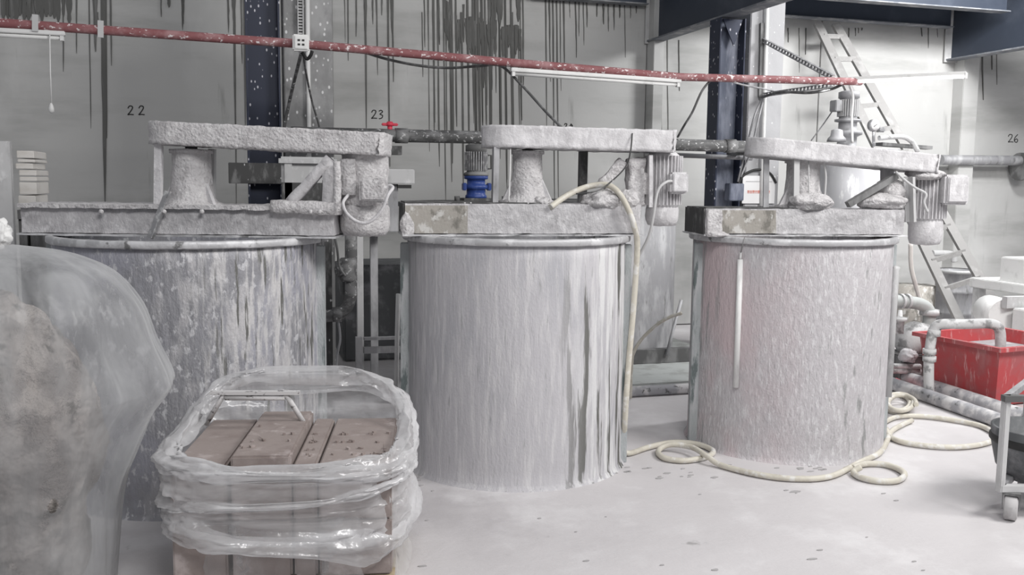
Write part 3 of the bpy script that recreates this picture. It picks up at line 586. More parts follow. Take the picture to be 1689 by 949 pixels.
c = P(496, 71, y=6.6)
t = thing('socket_box', 'square white socket box on the red pipe in front of the left column', 'socket', tuple(c))
obj('box', MB().box(c, (.108, .05, .108), bev=.008), m_white, t); obj('face_plate', MB().box(c + V((0, -.028, 0)), (.085, .01, .085), bev=.004), m_white, t)
for dx in (-.014, .014):
    for dz in (-.014, .014): obj('socket_slot', MB().box(c + V((dx, -.034, dz)), (.016, .006, .012)), m_black, t)
def cable(label, pts, r, m, cat='cable', name='cable', n=8): return tag(obj(name, MB().tube(smoothpath(pts, n), r, 8), m), label, cat)
cable('dark cable bundle slanting down left from the socket box', [P(498, 84, y=6.7), P(490, 115, y=7.3), P(478, 165, y=7.6), P(468, 215, y=7.7), P(466, 250, y=7.75)], .013, m_pipe)
cable('dark thin cable slanting down right from the socket box', [P(500, 84, y=6.7), P(504, 115, y=7.3), P(514, 165, y=7.6), P(527, 212, y=7.7), P(530, 250, y=7.75)], .008, m_pipe)
cable('dark cable tail hooked under the red pipe beside the socket box', [P(515, 84, y=6.65), P(512, 92, y=6.66), P(506, 97, y=6.68), P(498, 86, y=6.66)], .012, m_black)
cable('black cable sagging from the red pipe down to the middle tank guard', [P(600, 86, y=6.72), P(640, 98, y=6.8), P(690, 108, y=6.9), P(740, 112, y=6.9), P(790, 109, y=6.8), P(826, 109, y=6.8), P(860, 140, y=6.7), P(900, 184, y=6.4), P(926, 210, y=6.0)], .010, m_dgrey)
cable('grey cable drooping from the red pipe left of the right steel column', [P(1176, 128, y=6.72), P(1158, 150, y=6.75), P(1142, 185, y=6.8), P(1128, 208, y=6.9), P(1118, 226, y=7.2)], .009, m_dgrey)
cable('thin grey cable along the right steel column to the slotted arm', [P(1196, 131, y=6.73), P(1225, 140, y=7.2), P(1262, 147, y=7.7), P(1280, 152, y=7.7)], .008, m_grey)
cable('dark cables sagging below the lower slotted arm', [P(1258, 160, y=7.8), P(1290, 152, y=7.4), P(1335, 153, y=7.1), P(1370, 147, y=6.85), P(1390, 139, y=6.75)], .013, m_dgrey)
cable('thin grey cable falling from the lower arm beside the right column, left strand', [P(1258, 162, y=7.8), P(1245, 190, y=7.75), P(1232, 240, y=7.75), P(1217, 300, y=7.75)], .009, m_grey)
cable('thin grey cable falling from the lower arm beside the right column, right strand', [P(1259, 164, y=7.78), P(1250, 200, y=7.72), P(1238, 250, y=7.72), P(1222, 292, y=7.72)], .009, m_grey)
cable('white cable hanging from the red pipe end past the far motor', [P(1400, 139, y=6.78), P(1407, 160, y=6.9), P(1405, 195, y=7.0), P(1406, 236, y=7.05)], .010, m_white)
cable('thin slanting cable left of the far motor', [P(1378, 176, y=7.42), P(1358, 205, y=7.6), P(1338, 232, y=7.6)], .006, m_grey)
# ------------------------------------------------------------------ pipes behind the tanks
YB = 7.55
pa = [P(x, y, y=YB) for x, y in ((480, 220), (800, 227), (1120, 239), (1260, 243))]
t = thing('slurry_pipe', 'thick dark splashed pipe running behind the tanks along the wall', 'pipe', tuple(pa[1]))
obj('pipe', MB().tube(pa, .052, 18), m_pipe, t)
for x, y in ((662, 224), (1204, 241)): p = P(x, y, y=YB); obj('coupling', MB().cyl(p - V((.05, 0, 0)), p + V((.05, 0, 0)), .06), m_pipe, t)
for x_ in (.62, 4.42): zz_ = P(600 if x_ < 2 else 1190, 223 if x_ < 2 else 240, y=YB).z - .06; obj('support_arm', MB().box((x_, 7.70, zz_), (.05, .40 if x_ < 2 else .36, .04)), m_dgrey, t)
p = P(651, 236, y=YB); obj('pipe_clamp', MB().box(p + V((0, -.03, -.06)), (.09, .1, .07)), m_dark, t)
p = P(643, 208, y=YB); v_ = obj('valve_stem', MB().cyl(p - V((0, 0, .06)), p + V((0, 0, .02)), .02), m_redv, t)
mb = MB().box(p + V((0, 0, .012)), (.13, .035, .022), rz=.0, bev=.006).capped(p, [(.03, .0), (.035, .015), (.02, .035)], 14); obj('valve_handle', mb, m_redv, v_)
pq = [P(1110, 256, y=YB + .25), P(1190, 259, y=YB + .25), P(1240, 261, y=YB + .25)]
tag(obj('conduit', MB().tube(pq, .022, 10), m_grey), 'thin grey pipe below the thick slurry pipe, left of the right column', 'pipe')
py_ = YW - .2
pd = [P(1552, 264, y=py_), P(1670, 265, y=py_), P(1700, 265, y=py_)]
t = thing('wall_pipe', 'grey horizontal pipe with a flange on the far right wall', 'pipe', tuple(pd[1]))
obj('pipe', MB().tube(pd, .06, 16), m_grey, t); p = P(1684, 275, y=py_); obj('flange', MB().cyl(p + V((-.03, 0, .0)), p + V((.03, 0, .0)), .17), m_dgrey, t)
# ------------------------------------------------------------------ background tanks and motors
def back_tank(label, c, R, H, m, top=None):
    t = thing('storage_tank', label, 'tank', (c[0], c[1], 0))
    obj('shell', MB().lathe((c[0], c[1], 0), [(R, .02), (R, H * .5), (R, H), (R - .01, H), (R - .01, H - .2)], 64), m, t)
    obj('lid', MB().capped((c[0], c[1], 0), [(R + .015, H - .012), (R + .015, H + .006)], 64), m_dgrey if top is None else top, t)
    return t
p = P(785, 331, z=1.43); YM = 7.25
p = P(785, 331, y=YM); bt1 = back_tank('dark tank behind the middle tank carrying the small blue motor', (p.x, p.y), .48, p.z - .012, m_dgrey)
a, b = P(652, 332, y=YM), P(880, 334, y=YM); obj('bridge', MB().bar(a - V((0, 0, .02)), b - V((0, 0, .02)), .3, .03), m_dark, bt1)
for x in (754, 832): q = P(x, 328, y=YM - .1); obj('bolt', MB().cyl(q - V((0, 0, .03)), q + V((0, 0, .02)), .022, n=8), m_dark, bt1)
def agitator(label, px, yb, ys, y):
    """ys: pixel heights base plate, gearbox bottom, gearbox top, motor top"""
    b = P(px, yb, y=y); k = (b - CAM).dot(fw) / FOC; z = [P(px, q, y=y).z for q in ys]
    t = thing('agitator_motor', label, 'motor', (b.x, b.y, z[0])); c = (b.x, b.y, 0)
    return t, c, z, k
t, c, z, k = agitator('small agitator motor with blue gearbox behind the middle tank', 785, 331, (331, 327, 290, 238), YM)
obj('base_plate', MB().box((c[0], c[1], z[0] + .01), (.24, .2, .02)), m_dark, t)
g = obj('gearbox', MB().capped(c, [(.085, z[1]), (.085, z[1] + .02), (.075, z[1] + .03), (.075, z[1] + .07), (.095, z[1] + .075), (.095, z[1] + .10), (.072, z[1] + .11), (.072, z[2] - .03), (.095, z[2] - .025), (.095, z[2])], 32), m_blue, t)
for s in (-1, 1): obj('lug', MB().box((c[0] + s * .1, c[1] - .02, z[1] + .09), (.03, .06, .06), bev=.006), m_blue, g)
mo = obj('motor', MB().capped(c, [(.098, z[2]), (.098, z[2] + .02), (.075, z[2] + .03), (.075, z[3] - .06), (.085, z[3] - .055), (.085, z[3] - .01), (.06, z[3])], 32), m_dgrey, t)
mb = MB()
for i in range(28): a = 2 * math.pi * i / 28; mb.box((c[0] + .08 * math.cos(a), c[1] + .08 * math.sin(a), (z[2] + z[3]) / 2 - .01), (.026, .006, z[3] - z[2] - .1), rz=a)
stuff(obj('cooling_fin', mb, m_metal, mo))
q = P(806, 268, y=YM - .03); tag(obj('bracket_handle', MB().tube([q + V((-.02, 0, .055)), q + V((.02, 0, .055)), q + V((.02, 0, -.05)), q + V((-.02, 0, -.05))], .008, 8), m_dark), 'small dark loop handle right of the blue gearbox motor', 'handle')
YC = P(1080, 600, z=.08).y; kk = P(1000, 500, y=YC + .7)
p = P(1000, 560, y=YC + .74); bt2 = back_tank('plain grey steel tank seen between the middle and right tanks', (p.x, p.y), .60, 1.36, m_grey)
bt2.location.z += .08
tag(obj('slanting_rod', MB().tube([P(1100, 586, y=YC - .03), P(1110, 545, y=YC + .02), P(1124, 495, y=YC + .05)], .015, 8), m_grey), 'thin upright rod leaning by the grey tank in the right gap', 'rod')
# plinth under it and floor pipe
YPL = P(1080, 641, z=.04).y
tag(obj('concrete_plinth', MB().box((3.25, (YPL + YC + 1.5) / 2, .04), (1.8, YC + 1.5 - YPL, .08), bev=.01), m_slab), 'low pale concrete plinth in the gap between the middle and right tanks', 'plinth')
tag(obj('floor_pipe', MB().tube([V((2.0, YPL - .06, .04)), V((4.6, YPL - .06, .04))], .04, 16), m_gpipe), 'dusty pipe on the floor in front of the concrete plinth', 'pipe')
tag(obj('channel_beam', MB().box((3.3, YC + .04, .14), (1.6, .08, .12), bev=.004), m_dgrey), 'dark base channel lying on the plinth under the grey tank', 'beam')
# stainless tank and agitator behind tank 3
YS = 7.4
p = P(1400, 300, y=YS); bt3 = back_tank('shiny stainless tank rising behind the right tank', (p.x, p.y), .40, P(1400, 248, y=YS).z, m_stain, m_grey)
t, c, z, k = agitator('grey agitator motor on top of the stainless tank behind the right tank', 1397, 228, (246, 226, 200, 150), YS)
pr_ = [(.14, z[0]), (.14, z[0] + .02), (.085, z[0] + .025), (.085, z[1]), (.13, z[1] + .02), (.13, z[1] + .05), (.08, z[1] + .055), (.08, z[2] - .01), (.115, z[2] - .005), (.115, z[2] + .015), (.085, z[2] + .02)]
obj('gearbox', MB().capped(c, pr_, 32), m_grey, t)
mo = obj('motor', MB().capped(c, [(.085, z[2] + .02), (.078, z[2] + .025), (.078, z[3] - .07), (.092, z[3] - .065), (.092, z[3] - .012), (.06, z[3])], 32), m_grey, t)
mb = MB()
for i in range(28): a = 2 * math.pi * i / 28; mb.box((c[0] + .084 * math.cos(a), c[1] + .084 * math.sin(a), (z[2] + z[3]) / 2 - .02), (.024, .006, z[3] - z[2] - .12), rz=a)
stuff(obj('cooling_fin', mb, m_lgrey, mo))
q = P(1379, 175, y=YS); obj('terminal_box', MB().box(q, (.07, .10, .10), bev=.006), m_grey, mo)
q = P(1380, 230, y=YS - .2); tag(obj('nozzle_cap', MB().capped(q + V((0, 0, -.02)), [(.085, 0), (.075, .03), (.055, .05), (.048, .10), (.02, .11)], 20), m_grey), 'small grey cone cap on the stainless tank left of its motor', 'cap')
# gauge manifold
q = P(1441, 207, y=7.05)
t = thing('pressure_gauge', 'round white dial pressure gauge with chrome stem above the right tank guard', 'gauge', tuple(P(1441, 240, y=7.05)))
ax = Matrix.Rotation(math.pi / 2, 3, 'X')
gb = obj('gauge_case', MB().capped(q, [(.052, -.02), (.052, .02), (.044, .025)], 28, ax), m_metal, t)
obj('dial', MB().capped(q + V((0, -.026, 0)), [(.042, -.001), (.042, .002)], 28, ax), m_sign, gb); obj('needle', MB().bar(q + V((-.02, -.031, -.012)), q + V((.015, -.031, .012)), .004, .004), m_black, gb)
obj('stem', MB().tube([q, P(1441, 242, y=7.05)], .013, 10), m_metal, t); obj('valve_body', MB().box(P(1452, 214, y=7.05), (.07, .05, .045), bev=.008), m_metal, t)
mb = MB().tube(smoothpath([P(1450, 228, y=7.1), P(1470, 226, y=7.1), P(1490, 226, y=7.1), P(1504, 234, y=7.1), P(1514, 250, y=7.1)]), .022, 12)
tag(obj('bent_pipe', mb, m_wpipe), 'whitish bent pipe right of the pressure gauge above the right tank guard', 'pipe')
tag(obj('pipe_bracket', MB().bar(P(1450, 238, y=7.2), P(1532, 244, y=7.2), .1, .03), m_dgrey), 'dark flat bar under the bent pipe above the right tank guard', 'bar')
# equipment seen behind tank 1
tag(obj('dark_board', MB().box(P(423, 286, y=7.865), (.43, .02, .165), bev=.003), m_dark), 'black splattered board fixed across the left steel column', 'board')
a = P(369, 326, y=7.2); b = P(470, 345, y=7.2)
t = thing('dark_trough', 'dark open trough behind the left tank beam, under the black board', 'trough', ((a.x + b.x) / 2, 7.2, 0))
obj('basin', MB().box(((a.x + b.x) / 2, 7.6, 1.18), (b.x - a.x + .05, .4, .44)), m_dgrey, t)
for sx in (a.x + .03, b.x - .03): obj('leg', MB().box((sx, 7.6, .48), (.05, .05, .96)), m_dark, t)
a = P(464, 263, y=7.35); b = P(552, 330, y=7.35)
t = thing('splattered_frame', 'pale splattered board with dark edge behind the motor bracket of the left tank', 'board', ((a.x + b.x) / 2, 7.35, 0))
obj('board', MB().box(((a.x + b.x) / 2, 7.4, (a.z + b.z) / 2 + .06), (b.x - a.x, .03, (a.z - b.z) * .75)), m_lgrey, t)
obj('top_rail', MB().box(((a.x + b.x) / 2, 7.37, a.z - .01), (b.x - a.x + .04, .06, .035)), m_lgrey, t)
obj('bottom_rail', MB().box(((a.x + b.x) / 2, 7.38, b.z + .06), (b.x - a.x, .05, .14)), m_dark, t)
obj('leg', MB().box((a.x + .05, 7.38, (a.z) / 2), (.055, .05, a.z)), m_lgrey, t); obj('leg', MB().box((a.x + .18, 7.43, a.z / 2), (.13, .02, a.z)), m_col, t)
# sheet metal hopper with tray behind motor 1
a = P(585, 300, y=6.9); b = P(655, 382, y=6.9); xm = (a.x + b.x) / 2
t = thing('sheet_metal_hopper', 'grey sheet metal hopper on posts between the left and middle tanks', 'hopper', (xm, 6.95, 0))
obj('body', MB().box((xm, 7.0, (a.z + b.z) / 2), (b.x - a.x, .3, a.z - b.z), bev=.004), m_grey, t)
ta = P(640, 279, y=6.85); tb_ = P(688, 304, y=6.85)
tr = obj('tray', MB().box((ta.x + .04, 6.95, (ta.z + tb_.z) / 2), (tb_.x - ta.x + .08, .3, ta.z - tb_.z), bev=.006), m_lgrey, t)
obj('slot_strip', MB().box((P(668, 308, y=6.8).x, 6.84, P(668, 308, y=6.8).z), (.1, .05, .025)), m_black, t)
for px, yy in ((594, 6.85), (617, 7.12)):
    q = P(px, 500, y=yy); obj('post', MB().box((q.x, yy, b.z / 2), (.045 if yy < 7 else .055, .045, b.z)), m_lgrey if yy < 7 else m_grey, t)
# standing pipe with valve and elbow in gap 1
yv = 6.45
vp = [P(579, 385, y=yv), P(579, 470, y=yv), P(578, 490, y=yv), P(572, 507, y=yv), P(560, 518, y=yv), P(545, 521, y=yv), P(528, 522, y=yv)]
t = thing('drain_pipe', 'dark splashed drain pipe with valve and elbow between the left and middle tanks', 'pipe', tuple(vp[-1]))
obj('pipe', MB().tube(smoothpath(vp, 6), .042, 16), m_pipe, t)
q = P(574, 445, y=yv); obj('valve_body', MB().capped(q - V((0, 0, .08)), [(.05, 0), (.06, .02), (.06, .14), (.05, .16)], 18), m_pipe, t); obj('valve_bonnet', MB().cyl(q, q + V((-.08, -.02, -.01)), .04), m_pipe, t)
q = P(556, 519, y=yv); obj('coupling', MB().cyl(q - V((.03, 0, 0)), q + V((.03, 0, 0)), .052), m_pipe, t)
cable('thin grey wire hanging below the drain pipe elbow', [P(558, 528, y=yv), P(561, 560, y=yv), P(556, 590, y=yv), V((P(549, 612, y=yv).x, yv, .004))], .008, m_grey)
cable('thin dark cable beside the left tank strut', [P(550, 380, y=6.3), P(556, 410, y=6.3), P(560, 440, y=6.35), P(570, 456, y=6.4)], .008, m_dgrey)
tag(obj('splashed_post', MB().box((P(541, 500, y=6.6).x, 6.6, .8), (.055, .05, 1.6)), m_dark), 'dark splashed post close behind the left tank in the gap', 'post')
yr = 6.7
t = thing('low_frame', 'low grey steel frame with two rails in the gap left of the middle tank', 'frame', (P(630, 600, y=yr).x, yr, 0))
for y_ in (559, 578): a = P(600, y_, y=yr); b = P(668, y_ - 2, y=yr); obj('rail', MB().bar(a, b, .04, .02 if y_ == 559 else .045), m_grey, t)
for px in (592, 668): q = P(px, 600, y=yr); zt = P(px, 556, y=yr).z; obj('leg', MB().box((q.x, yr, zt / 2), (.045, .045, zt)), m_grey, t)
tag(obj('white_rod', MB().tube([V((P(653, 648, y=6.1).x, 6.1, 0)), P(655, 560, y=6.1), P(657, 485, y=6.1)], .016, 10), m_wpl), 'thin white upright rod just left of the middle tank', 'rod')
q = P(640, 500, y=8.6); tag(obj('dark_box', MB().box((q.x, 8.6, .43), (.9, .7, .86), bev=.02), m_basin), 'large dark box standing in for the dark lower wall in the gap left of the middle tank', 'bin')  # plain box put in to fill the dark lower part of the wall
tag(obj('floor_pipe', MB().tube([P(540, 648, y=5.95), P(672, 655, y=5.95)], .05, 14), m_pipe), 'dark pipe low behind the middle tank in the left gap', 'pipe')
# electrical boxes on the right column
c = P(1211, 317, y=7.83); tag(obj('junction_box', MB().box(c, (.15, .10, .16), bev=.006), m_web), 'small blue-grey junction box left of the white sign', 'box')
c = P(1251, 313, y=7.885); t = thing('white_sign', 'white sign sheet with a red printed line behind the right tank posts', 'sign', tuple(c))
rz = 0; R_ = Matrix.Rotation(rz, 3, 'Z')
obj('sheet', MB().box(c, (.345, .012, .26), rot=R_), m_sign, t)
mb = MB()
for z_, h_ in ((-.015, .014), (-.03, .008)):
    for i in range(9): mb.box(c + R_ @ V((-.11 + i * .027, -.008, z_)), (.022, .002, h_ * random.uniform(.6, 1)), rot=R_)
obj('red_print', mb, m_redink, t); obj('frame_line', MB().box(c + R_ @ V((0, -.008, .075)), (.28, .002, .004), rot=R_), m_grey, t)
cable('black cable loop arching over the white sign', [P(1217, 305, y=7.87), P(1226, 290, y=7.87), P(1243, 281, y=7.87), P(1260, 281, y=7.87), P(1272, 288, y=7.87), P(1280, 302, y=7.87)], .012, m_black)
# ------------------------------------------------------------------ ladder
def L3(px, py, t): return P(px, py, y=9.38 - t * 1.8)
t = thing('ladder', 'tall grey extension ladder leaning on the wall behind the right tank', 'ladder', tuple(P(1600, 520, y=8.5)))
la, lb = L3(1348, 38, 0), L3(1581, 526, 1); ra, rb = L3(1378, 40, 0), L3(1642, 505, 1)
k = 1.0
for a, b in ((la, lb), (ra, rb)):
    e = b + (b - a).normalized() * .1
    obj('rail', MB().bar(a, e, .10, .035, upv=(0, 1, 0)), m_ladder, t)
for i in range(11):
    s = .05 + i * .086
    if s < 1: obj('rung', MB().bar(la.lerp(lb, s), ra.lerp(rb, s), .035, .05), m_ladder, t)
# ------------------------------------------------------------------ right hand corner
a = P(1612, 560, y=7.6)
p = P(1572, 520, y=8.3); R_ = 32 * 9.6 / FOC
t = thing('steel_drum', 'open grey steel drum behind the red tub and ladder foot', 'drum', (p.x, p.y, 0)); zt = P(1572, 449, y=8.3 - R_).z
obj('shell', MB().lathe((p.x, p.y, 0), [(R_, 0), (R_, zt * .33), (R_ + .012, zt * .35), (R_, zt * .37), (R_, zt * .66), (R_ + .012, zt * .68), (R_, zt * .7), (R_, zt), (R_ + .012, zt), (R_ - .012, zt), (R_ - .014, .1)], 48), m_grey, t)
obj('hoop', MB().lathe((p.x, p.y, zt), [(R_, -.03), (R_ + .02, -.02), (R_ + .02, .0), (R_, .008)], 48), m_lgrey, t)
cable('cream hose dropping behind the right tank motor', [P(1502, 402, y=6.6), P(1503, 440, y=6.6), P(1510, 470, y=6.6), P(1520, 505, y=6.6), P(1522, 530, y=6.6)], .018, m_hose2, 'hose', 'hose')
q = P(1508, 485, y=8.0); tag(obj('brown_drum', MB().capped((q.x, q.y, 0), [(.2, .02), (.2, P(1508, 470, y=8).z)], 32), m_tan), 'brownish drum half hidden behind the hose at the right tank', 'drum')
a = P(1555, 415, y=8.8); tag(obj('wall_tap', MB().tube(smoothpath([P(1538, 418, y=9.0), P(1560, 418, y=9.0), P(1572, 421, y=9.0), P(1574, 432, y=9.0)]), .035, 12), m_lgrey), 'grey bent tap pipe above the steel drum', 'pipe')
# white machine table at the right edge
zt = .86; a = P(1596, 474, z=zt); b = P(1700, 474, z=zt)
ctr_ = P(1672, 478, y=6.75); zt = ctr_.z
t = thing('machine_table', 'off-white machine table with white block on top behind the red tub', 'table', (ctr_.x, 6.9, 0))
xa = P(1598, 475, y=7.37).x; xb = xa + 1.1
obj('table_top', MB().box(((xa + xb) / 2, 7.0, zt), (xb - xa, .75, .09), bev=.008), m_white, t)
obj('rail', MB().box((P(1668, 500, y=6.5).x + .35, 6.55, P(1668, 500, y=6.5).z), (.75, .06, .10)), m_lgrey, t)
for lx, ly in ((xa + .06, 6.7), (xa + .06, 7.3), (xb - .06, 6.7), (xb - .06, 7.3)): obj('leg', MB().box((lx, ly, zt / 2 - .02), (.08, .08, zt - .05)), m_lgrey, t)
q = P(1683, 455, y=6.85); obj('block', MB().box((q.x + .2, 6.9, zt + .15), (.44, .35, .24), bev=.01), m_white, t)
q = P(1655, 520, y=6.6); obj('drum_roller', MB().cyl((q.x, q.y - .02, q.z), (q.x + .12, q.y + .3, q.z), .14), m_white, t)
q = P(1682, 530, y=6.45); tag(obj('white_crate', MB().box((q.x + .1, 6.4, q.z / 2 + .06), (.28, .2, q.z + .1), bev=.01), m_white), 'off-white crate at the right edge behind the red tub', 'crate')
# red tub
zr = .46
f = P(1650, 574, z=zr); l_ = P(1514, 548, z=zr); d1 = V((l_.x - f.x, l_.y - f.y, 0)); 
d1 = V((-.12, 1.0, 0)).normalized(); d2 = V((d1.y, -d1.x, 0)); lw = (l_ - f).length; L1 = lw; d1 = V((l_.x - f.x, l_.y - f.y, 0)).normalized(); d2 = V((d1.y, -d1.x, 0)); L2 = .85
t = thing('red_tub', 'large red plastic tub with white slurry runs at the right edge', 'tub', (f.x, f.y, 0))
def tubring(ins, z): return [f + d1 * (i * L1 + (ins if i == 0 else -ins)) + d2 * (j * L2 + (ins if j == 0 else -ins)) + V((0, 0, z - zr)) for i, j in ((0, 0), (1, 0), (1, 1), (0, 1))]
rings = [tubring(.075, .012), tubring(.06, .05), tubring(0.012, zr - .04), tubring(0.0, zr - .03), tubring(-.03, zr - .03), tubring(-.03, zr), tubring(.012, zr), tubring(.07, .09)]
mb = MB(); vs = [[mb.bm.verts.new(p) for p in rg] for rg in rings]
for i in range(len(vs) - 1):
    for j in range(4): mb.bm.faces.new((vs[i][j], vs[i][(j + 1) % 4], vs[i + 1][(j + 1) % 4], vs[i + 1][j]))
mb.bm.faces.new(vs[0]); mb.bm.faces.new(vs[-1][::-1])
obj('body', mb, m_tub, t, base=True)
obj('slurry', MB().prism([(p.x, p.y) for p in tubring(.03, .3)][::-1], .31, .36), m_grey, t)
# white pipe into the tub
b0 = P(1532, 655, z=.03); yy = b0.y; R0 = .035
e1 = P(1541, 537, y=yy); e2 = P(1645, 537, y=yy - .25)
wp = [b0, P(1532, 600, y=yy), P(1536, 560, y=yy), P(1541, 543, y=yy), P(1552, 535, y=yy - .03), P(1590, 535, y=yy - .12), P(1630, 534, y=yy - .2), P(1645, 539, y=yy - .22), P(1650, 552, y=yy - .22), P(1650, 580, y=yy - .22)]
t = thing('fill_pipe', 'white splashed pipe rising and bending over into the red tub', 'pipe', tuple(b0))
obj('pipe', MB().tube(smoothpath(wp, 6), .037, 16), m_wpipe, t)
for y_ in (592, 580): q = P(1533, y_, y=yy); obj('union', MB().cyl(q - V((0, 0, .02)), q + V((0, 0, .02)), .048), m_wpipe, t)
q = P(1541, 548, y=yy); obj('elbow', MB().cyl(q - V((0, 0, .03)), q + V((0, 0, .02)), .045), m_wpipe, t)
# floor pipes
for i, (xa, ya, xb, yb, lab) in enumerate(((1462, 612, 1700, 690, 'rear of two dusty pipes on the floor along the red tub'), (1462, 630, 1700, 712, 'front of two dusty pipes on the floor along the red tub, with dark patches'))):
    tag(obj('floor_pipe', MB().tube([P(xa, ya, z=.05), P((xa + xb) / 2, (ya + yb) / 2, z=.05), P(xb, yb, z=.05)], .05, 16), m_gpipe), lab, 'pipe')
for i, (y_, lab) in enumerate(((604, 'upper of two short whitish pipes left of the red tub'), (612, 'lower of two short whitish pipes left of the red tub'))):
    tag(obj('short_pipe', MB().tube([P(1462, y_, y=6.3), P(1518, y_ + 1, y=6.25)], .022, 10), m_wpipe), lab, 'pipe')
q = P(1478, 611, y=6.2); tag(obj('red_rag', MB().capped((q.x, q.y, 0), [(.09, 0), (.08, .04), (.03, .06)], 16).rough(.02, 20), m_redv), 'small red rag on the floor behind the right tank', 'rag')
# pump
yq = 6.45
t = thing('slurry_pump', 'whitish slurry pump with green-grey elbow pipe right of the right tank', 'pump', tuple(P(1515, 600, y=yq)))
q = P(1512, 565, y=yq); ay = Matrix.Rotation(math.pi / 2, 3, 'X')
obj('volute', MB().capped(q, [(.06, -.12), (.14, -.10), (.17, -.05), (.17, .05), (.13, .1), (.06, .12)], 32, ay), m_wpipe, t)
ep = smoothpath([P(1455, 495, y=yq), P(1500, 499, y=yq), P(1520, 503, y=yq), P(1531, 512, y=yq), P(1533, 524, y=yq), P(1531, 545, y=yq)], 6)
el = obj('elbow_pipe', MB().tube(ep, .052, 16), m_slab, t)
q = P(1533, 516, y=yq); obj('flange', MB().cyl(q - V((0, 0, .02)), q + V((0, 0, .025)), .078), m_wpipe, el)
for px in (1486, 1496): q = P(px, 497, y=yq); obj('coupling', MB().cyl(q - V((.012, 0, 0)), q + V((.012, 0, 0)), .062), m_wpipe, el)
q = P(1484, 530, y=yq - .1); obj('valve', MB().capped(q - V((0, 0, .1)), [(.035, 0), (.035, .1), (.06, .105), (.06, .13), (.02, .135), (.015, .19)], 16), m_wpipe, t)
q = P(1490, 600, y=yq); obj('pump_foot', MB().box((q.x + .06, yq, P(1500, 600, y=yq).z / 2 + .05), (.4, .3, P(1500, 600, y=yq).z + .1), bev=.01), m_dgrey, t)
lump('crust_lump', P(1497, 588, y=yq - .15), (.07, .07, .06), m_crust2, t, 33)
# trolley
t0 = P(1660, 858, z=0); k = (t0 - CAM).dot(fw) / FOC
t = thing('trolley', 'small steel caster trolley at the right edge holding a dark basin', 'trolley', tuple(t0))
e0 = P(1649, 812, y=t0.y + .02); e1_ = P(1660, 657, y=t0.y + .02)
obj('frame_post', MB().bar((e0.x, e0.y, e0.z), (e1_.x, e0.y, e1_.z), .034, .034, upv=(1, 0, 0), bev=.004), m_lgrey, t)
obj('top_rail', MB().bar((e0.x - .02, e0.y, e1_.z), (e0.x + .75, e0.y - .2, e1_.z), .04, .03), m_dgrey, t)
obj('bottom_rail', MB().bar((e0.x, e0.y, e0.z + .02), (e0.x + .75, e0.y - .2, e0.z + .02), .04, .03), m_lgrey, t)
e2 = P(1693, 740, d=(t0 - CAM).dot(fw) + .45)
obj('frame_post', MB().bar((e2.x, e2.y, e0.z), (e2.x, e2.y, e1_.z), .05, .03, upv=(1, 0, 0)), m_grey, t)
obj('side_rail', MB().bar((e0.x, e0.y, e0.z + .02), (e2.x, e2.y, e0.z + .02), .04, .03), m_grey, t)
obj('side_rail', MB().bar((e0.x, e0.y, e1_.z), (e2.x, e2.y, e1_.z), .03, .03), m_grey, t)
for cx_, cy_ in ((t0.x + .02, t0.y), (e2.x, e2.y)):
    lx_, ly_ = .037 * math.cos(.78), -.037 * math.sin(.78); cf = obj('caster_fork', MB().box((cx_, cy_, .132), (.08, .06, .012), rz=-.78).box((cx_ - lx_, cy_ - ly_, .095), (.005, .045, .08), rz=-.78).box((cx_ + lx_, cy_ + ly_, .095), (.005, .045, .08), rz=-.78), m_dgrey, t)
    obj('wheel', MB().capped((cx_, cy_, .062), [(.05, -.03), (.062, -.024), (.062, .024), (.05, .03)], 28, Matrix.Rotation(-.78, 3, 'Z') @ Matrix.Rotation(math.pi / 2, 3, 'Y')), m_rubber, cf)
bc = P(1720, 745, y=t0.y + .12)
t = thing('basin', 'dark round metal basin sitting in the caster trolley', 'basin', (bc.x, bc.y, bc.z - .12))
obj('bowl', MB().lathe((bc.x, bc.y, bc.z - .14), [(1e-3, 0), (.16, 0), (.21, .06), (.235, .17), (.24, .26), (.225, .26), (.2, .08), (1e-3, .03)], 48), m_basin, t)
obj('band', MB().lathe((bc.x, bc.y, bc.z + .04), [(.236, 0), (.246, .01), (.246, .03), (.238, .04)], 48), m_black, t)
q = V((bc.x - .1, bc.y - .2, bc.z - .04)); obj('ring_handle', MB().tube([q + V((.02 * math.cos(a * .6), -.01, .02 * math.sin(a * .6))) for a in range(11)], .004, 6), m_dgrey, t)
# ------------------------------------------------------------------ far left: sheet stack
ys = 5.6
a = P(0, 233, y=ys); b = P(28, 360, y=ys)
tag(obj('pale_board', MB().box((a.x - .1, ys, (a.z) / 2), (.3, .05, a.z)), m_lgrey), 'tall pale board standing at the far left edge beside the stacked sheets', 'board')
xa, xb = P(26, 300, y=5.7).x, P(58, 300, y=5.7).x
zs = [P(50, y_, y=5.7).z for y_ in (345, 322, 300, 291, 280, 269, 262, 248)]
t = thing('rack', 'grey rack carrying stacked sheets at the far left edge', 'rack', ((xa + xb) / 2, 5.85, 0))
obj('shelf', MB().box(((xa + xb) / 2, 5.9, zs[0] - .03), (xb - xa, .4, .05)), m_dgrey, t)
for sx in (xa + .02, xb - .02): obj('leg', MB().box((sx, 5.9, (zs[0] - .05) / 2), (.04, .36, zs[0] - .05)), m_dgrey, t)
names = ['lowest', 'second lowest', 'third', 'fourth', 'fifth', 'second from top', 'topmost']
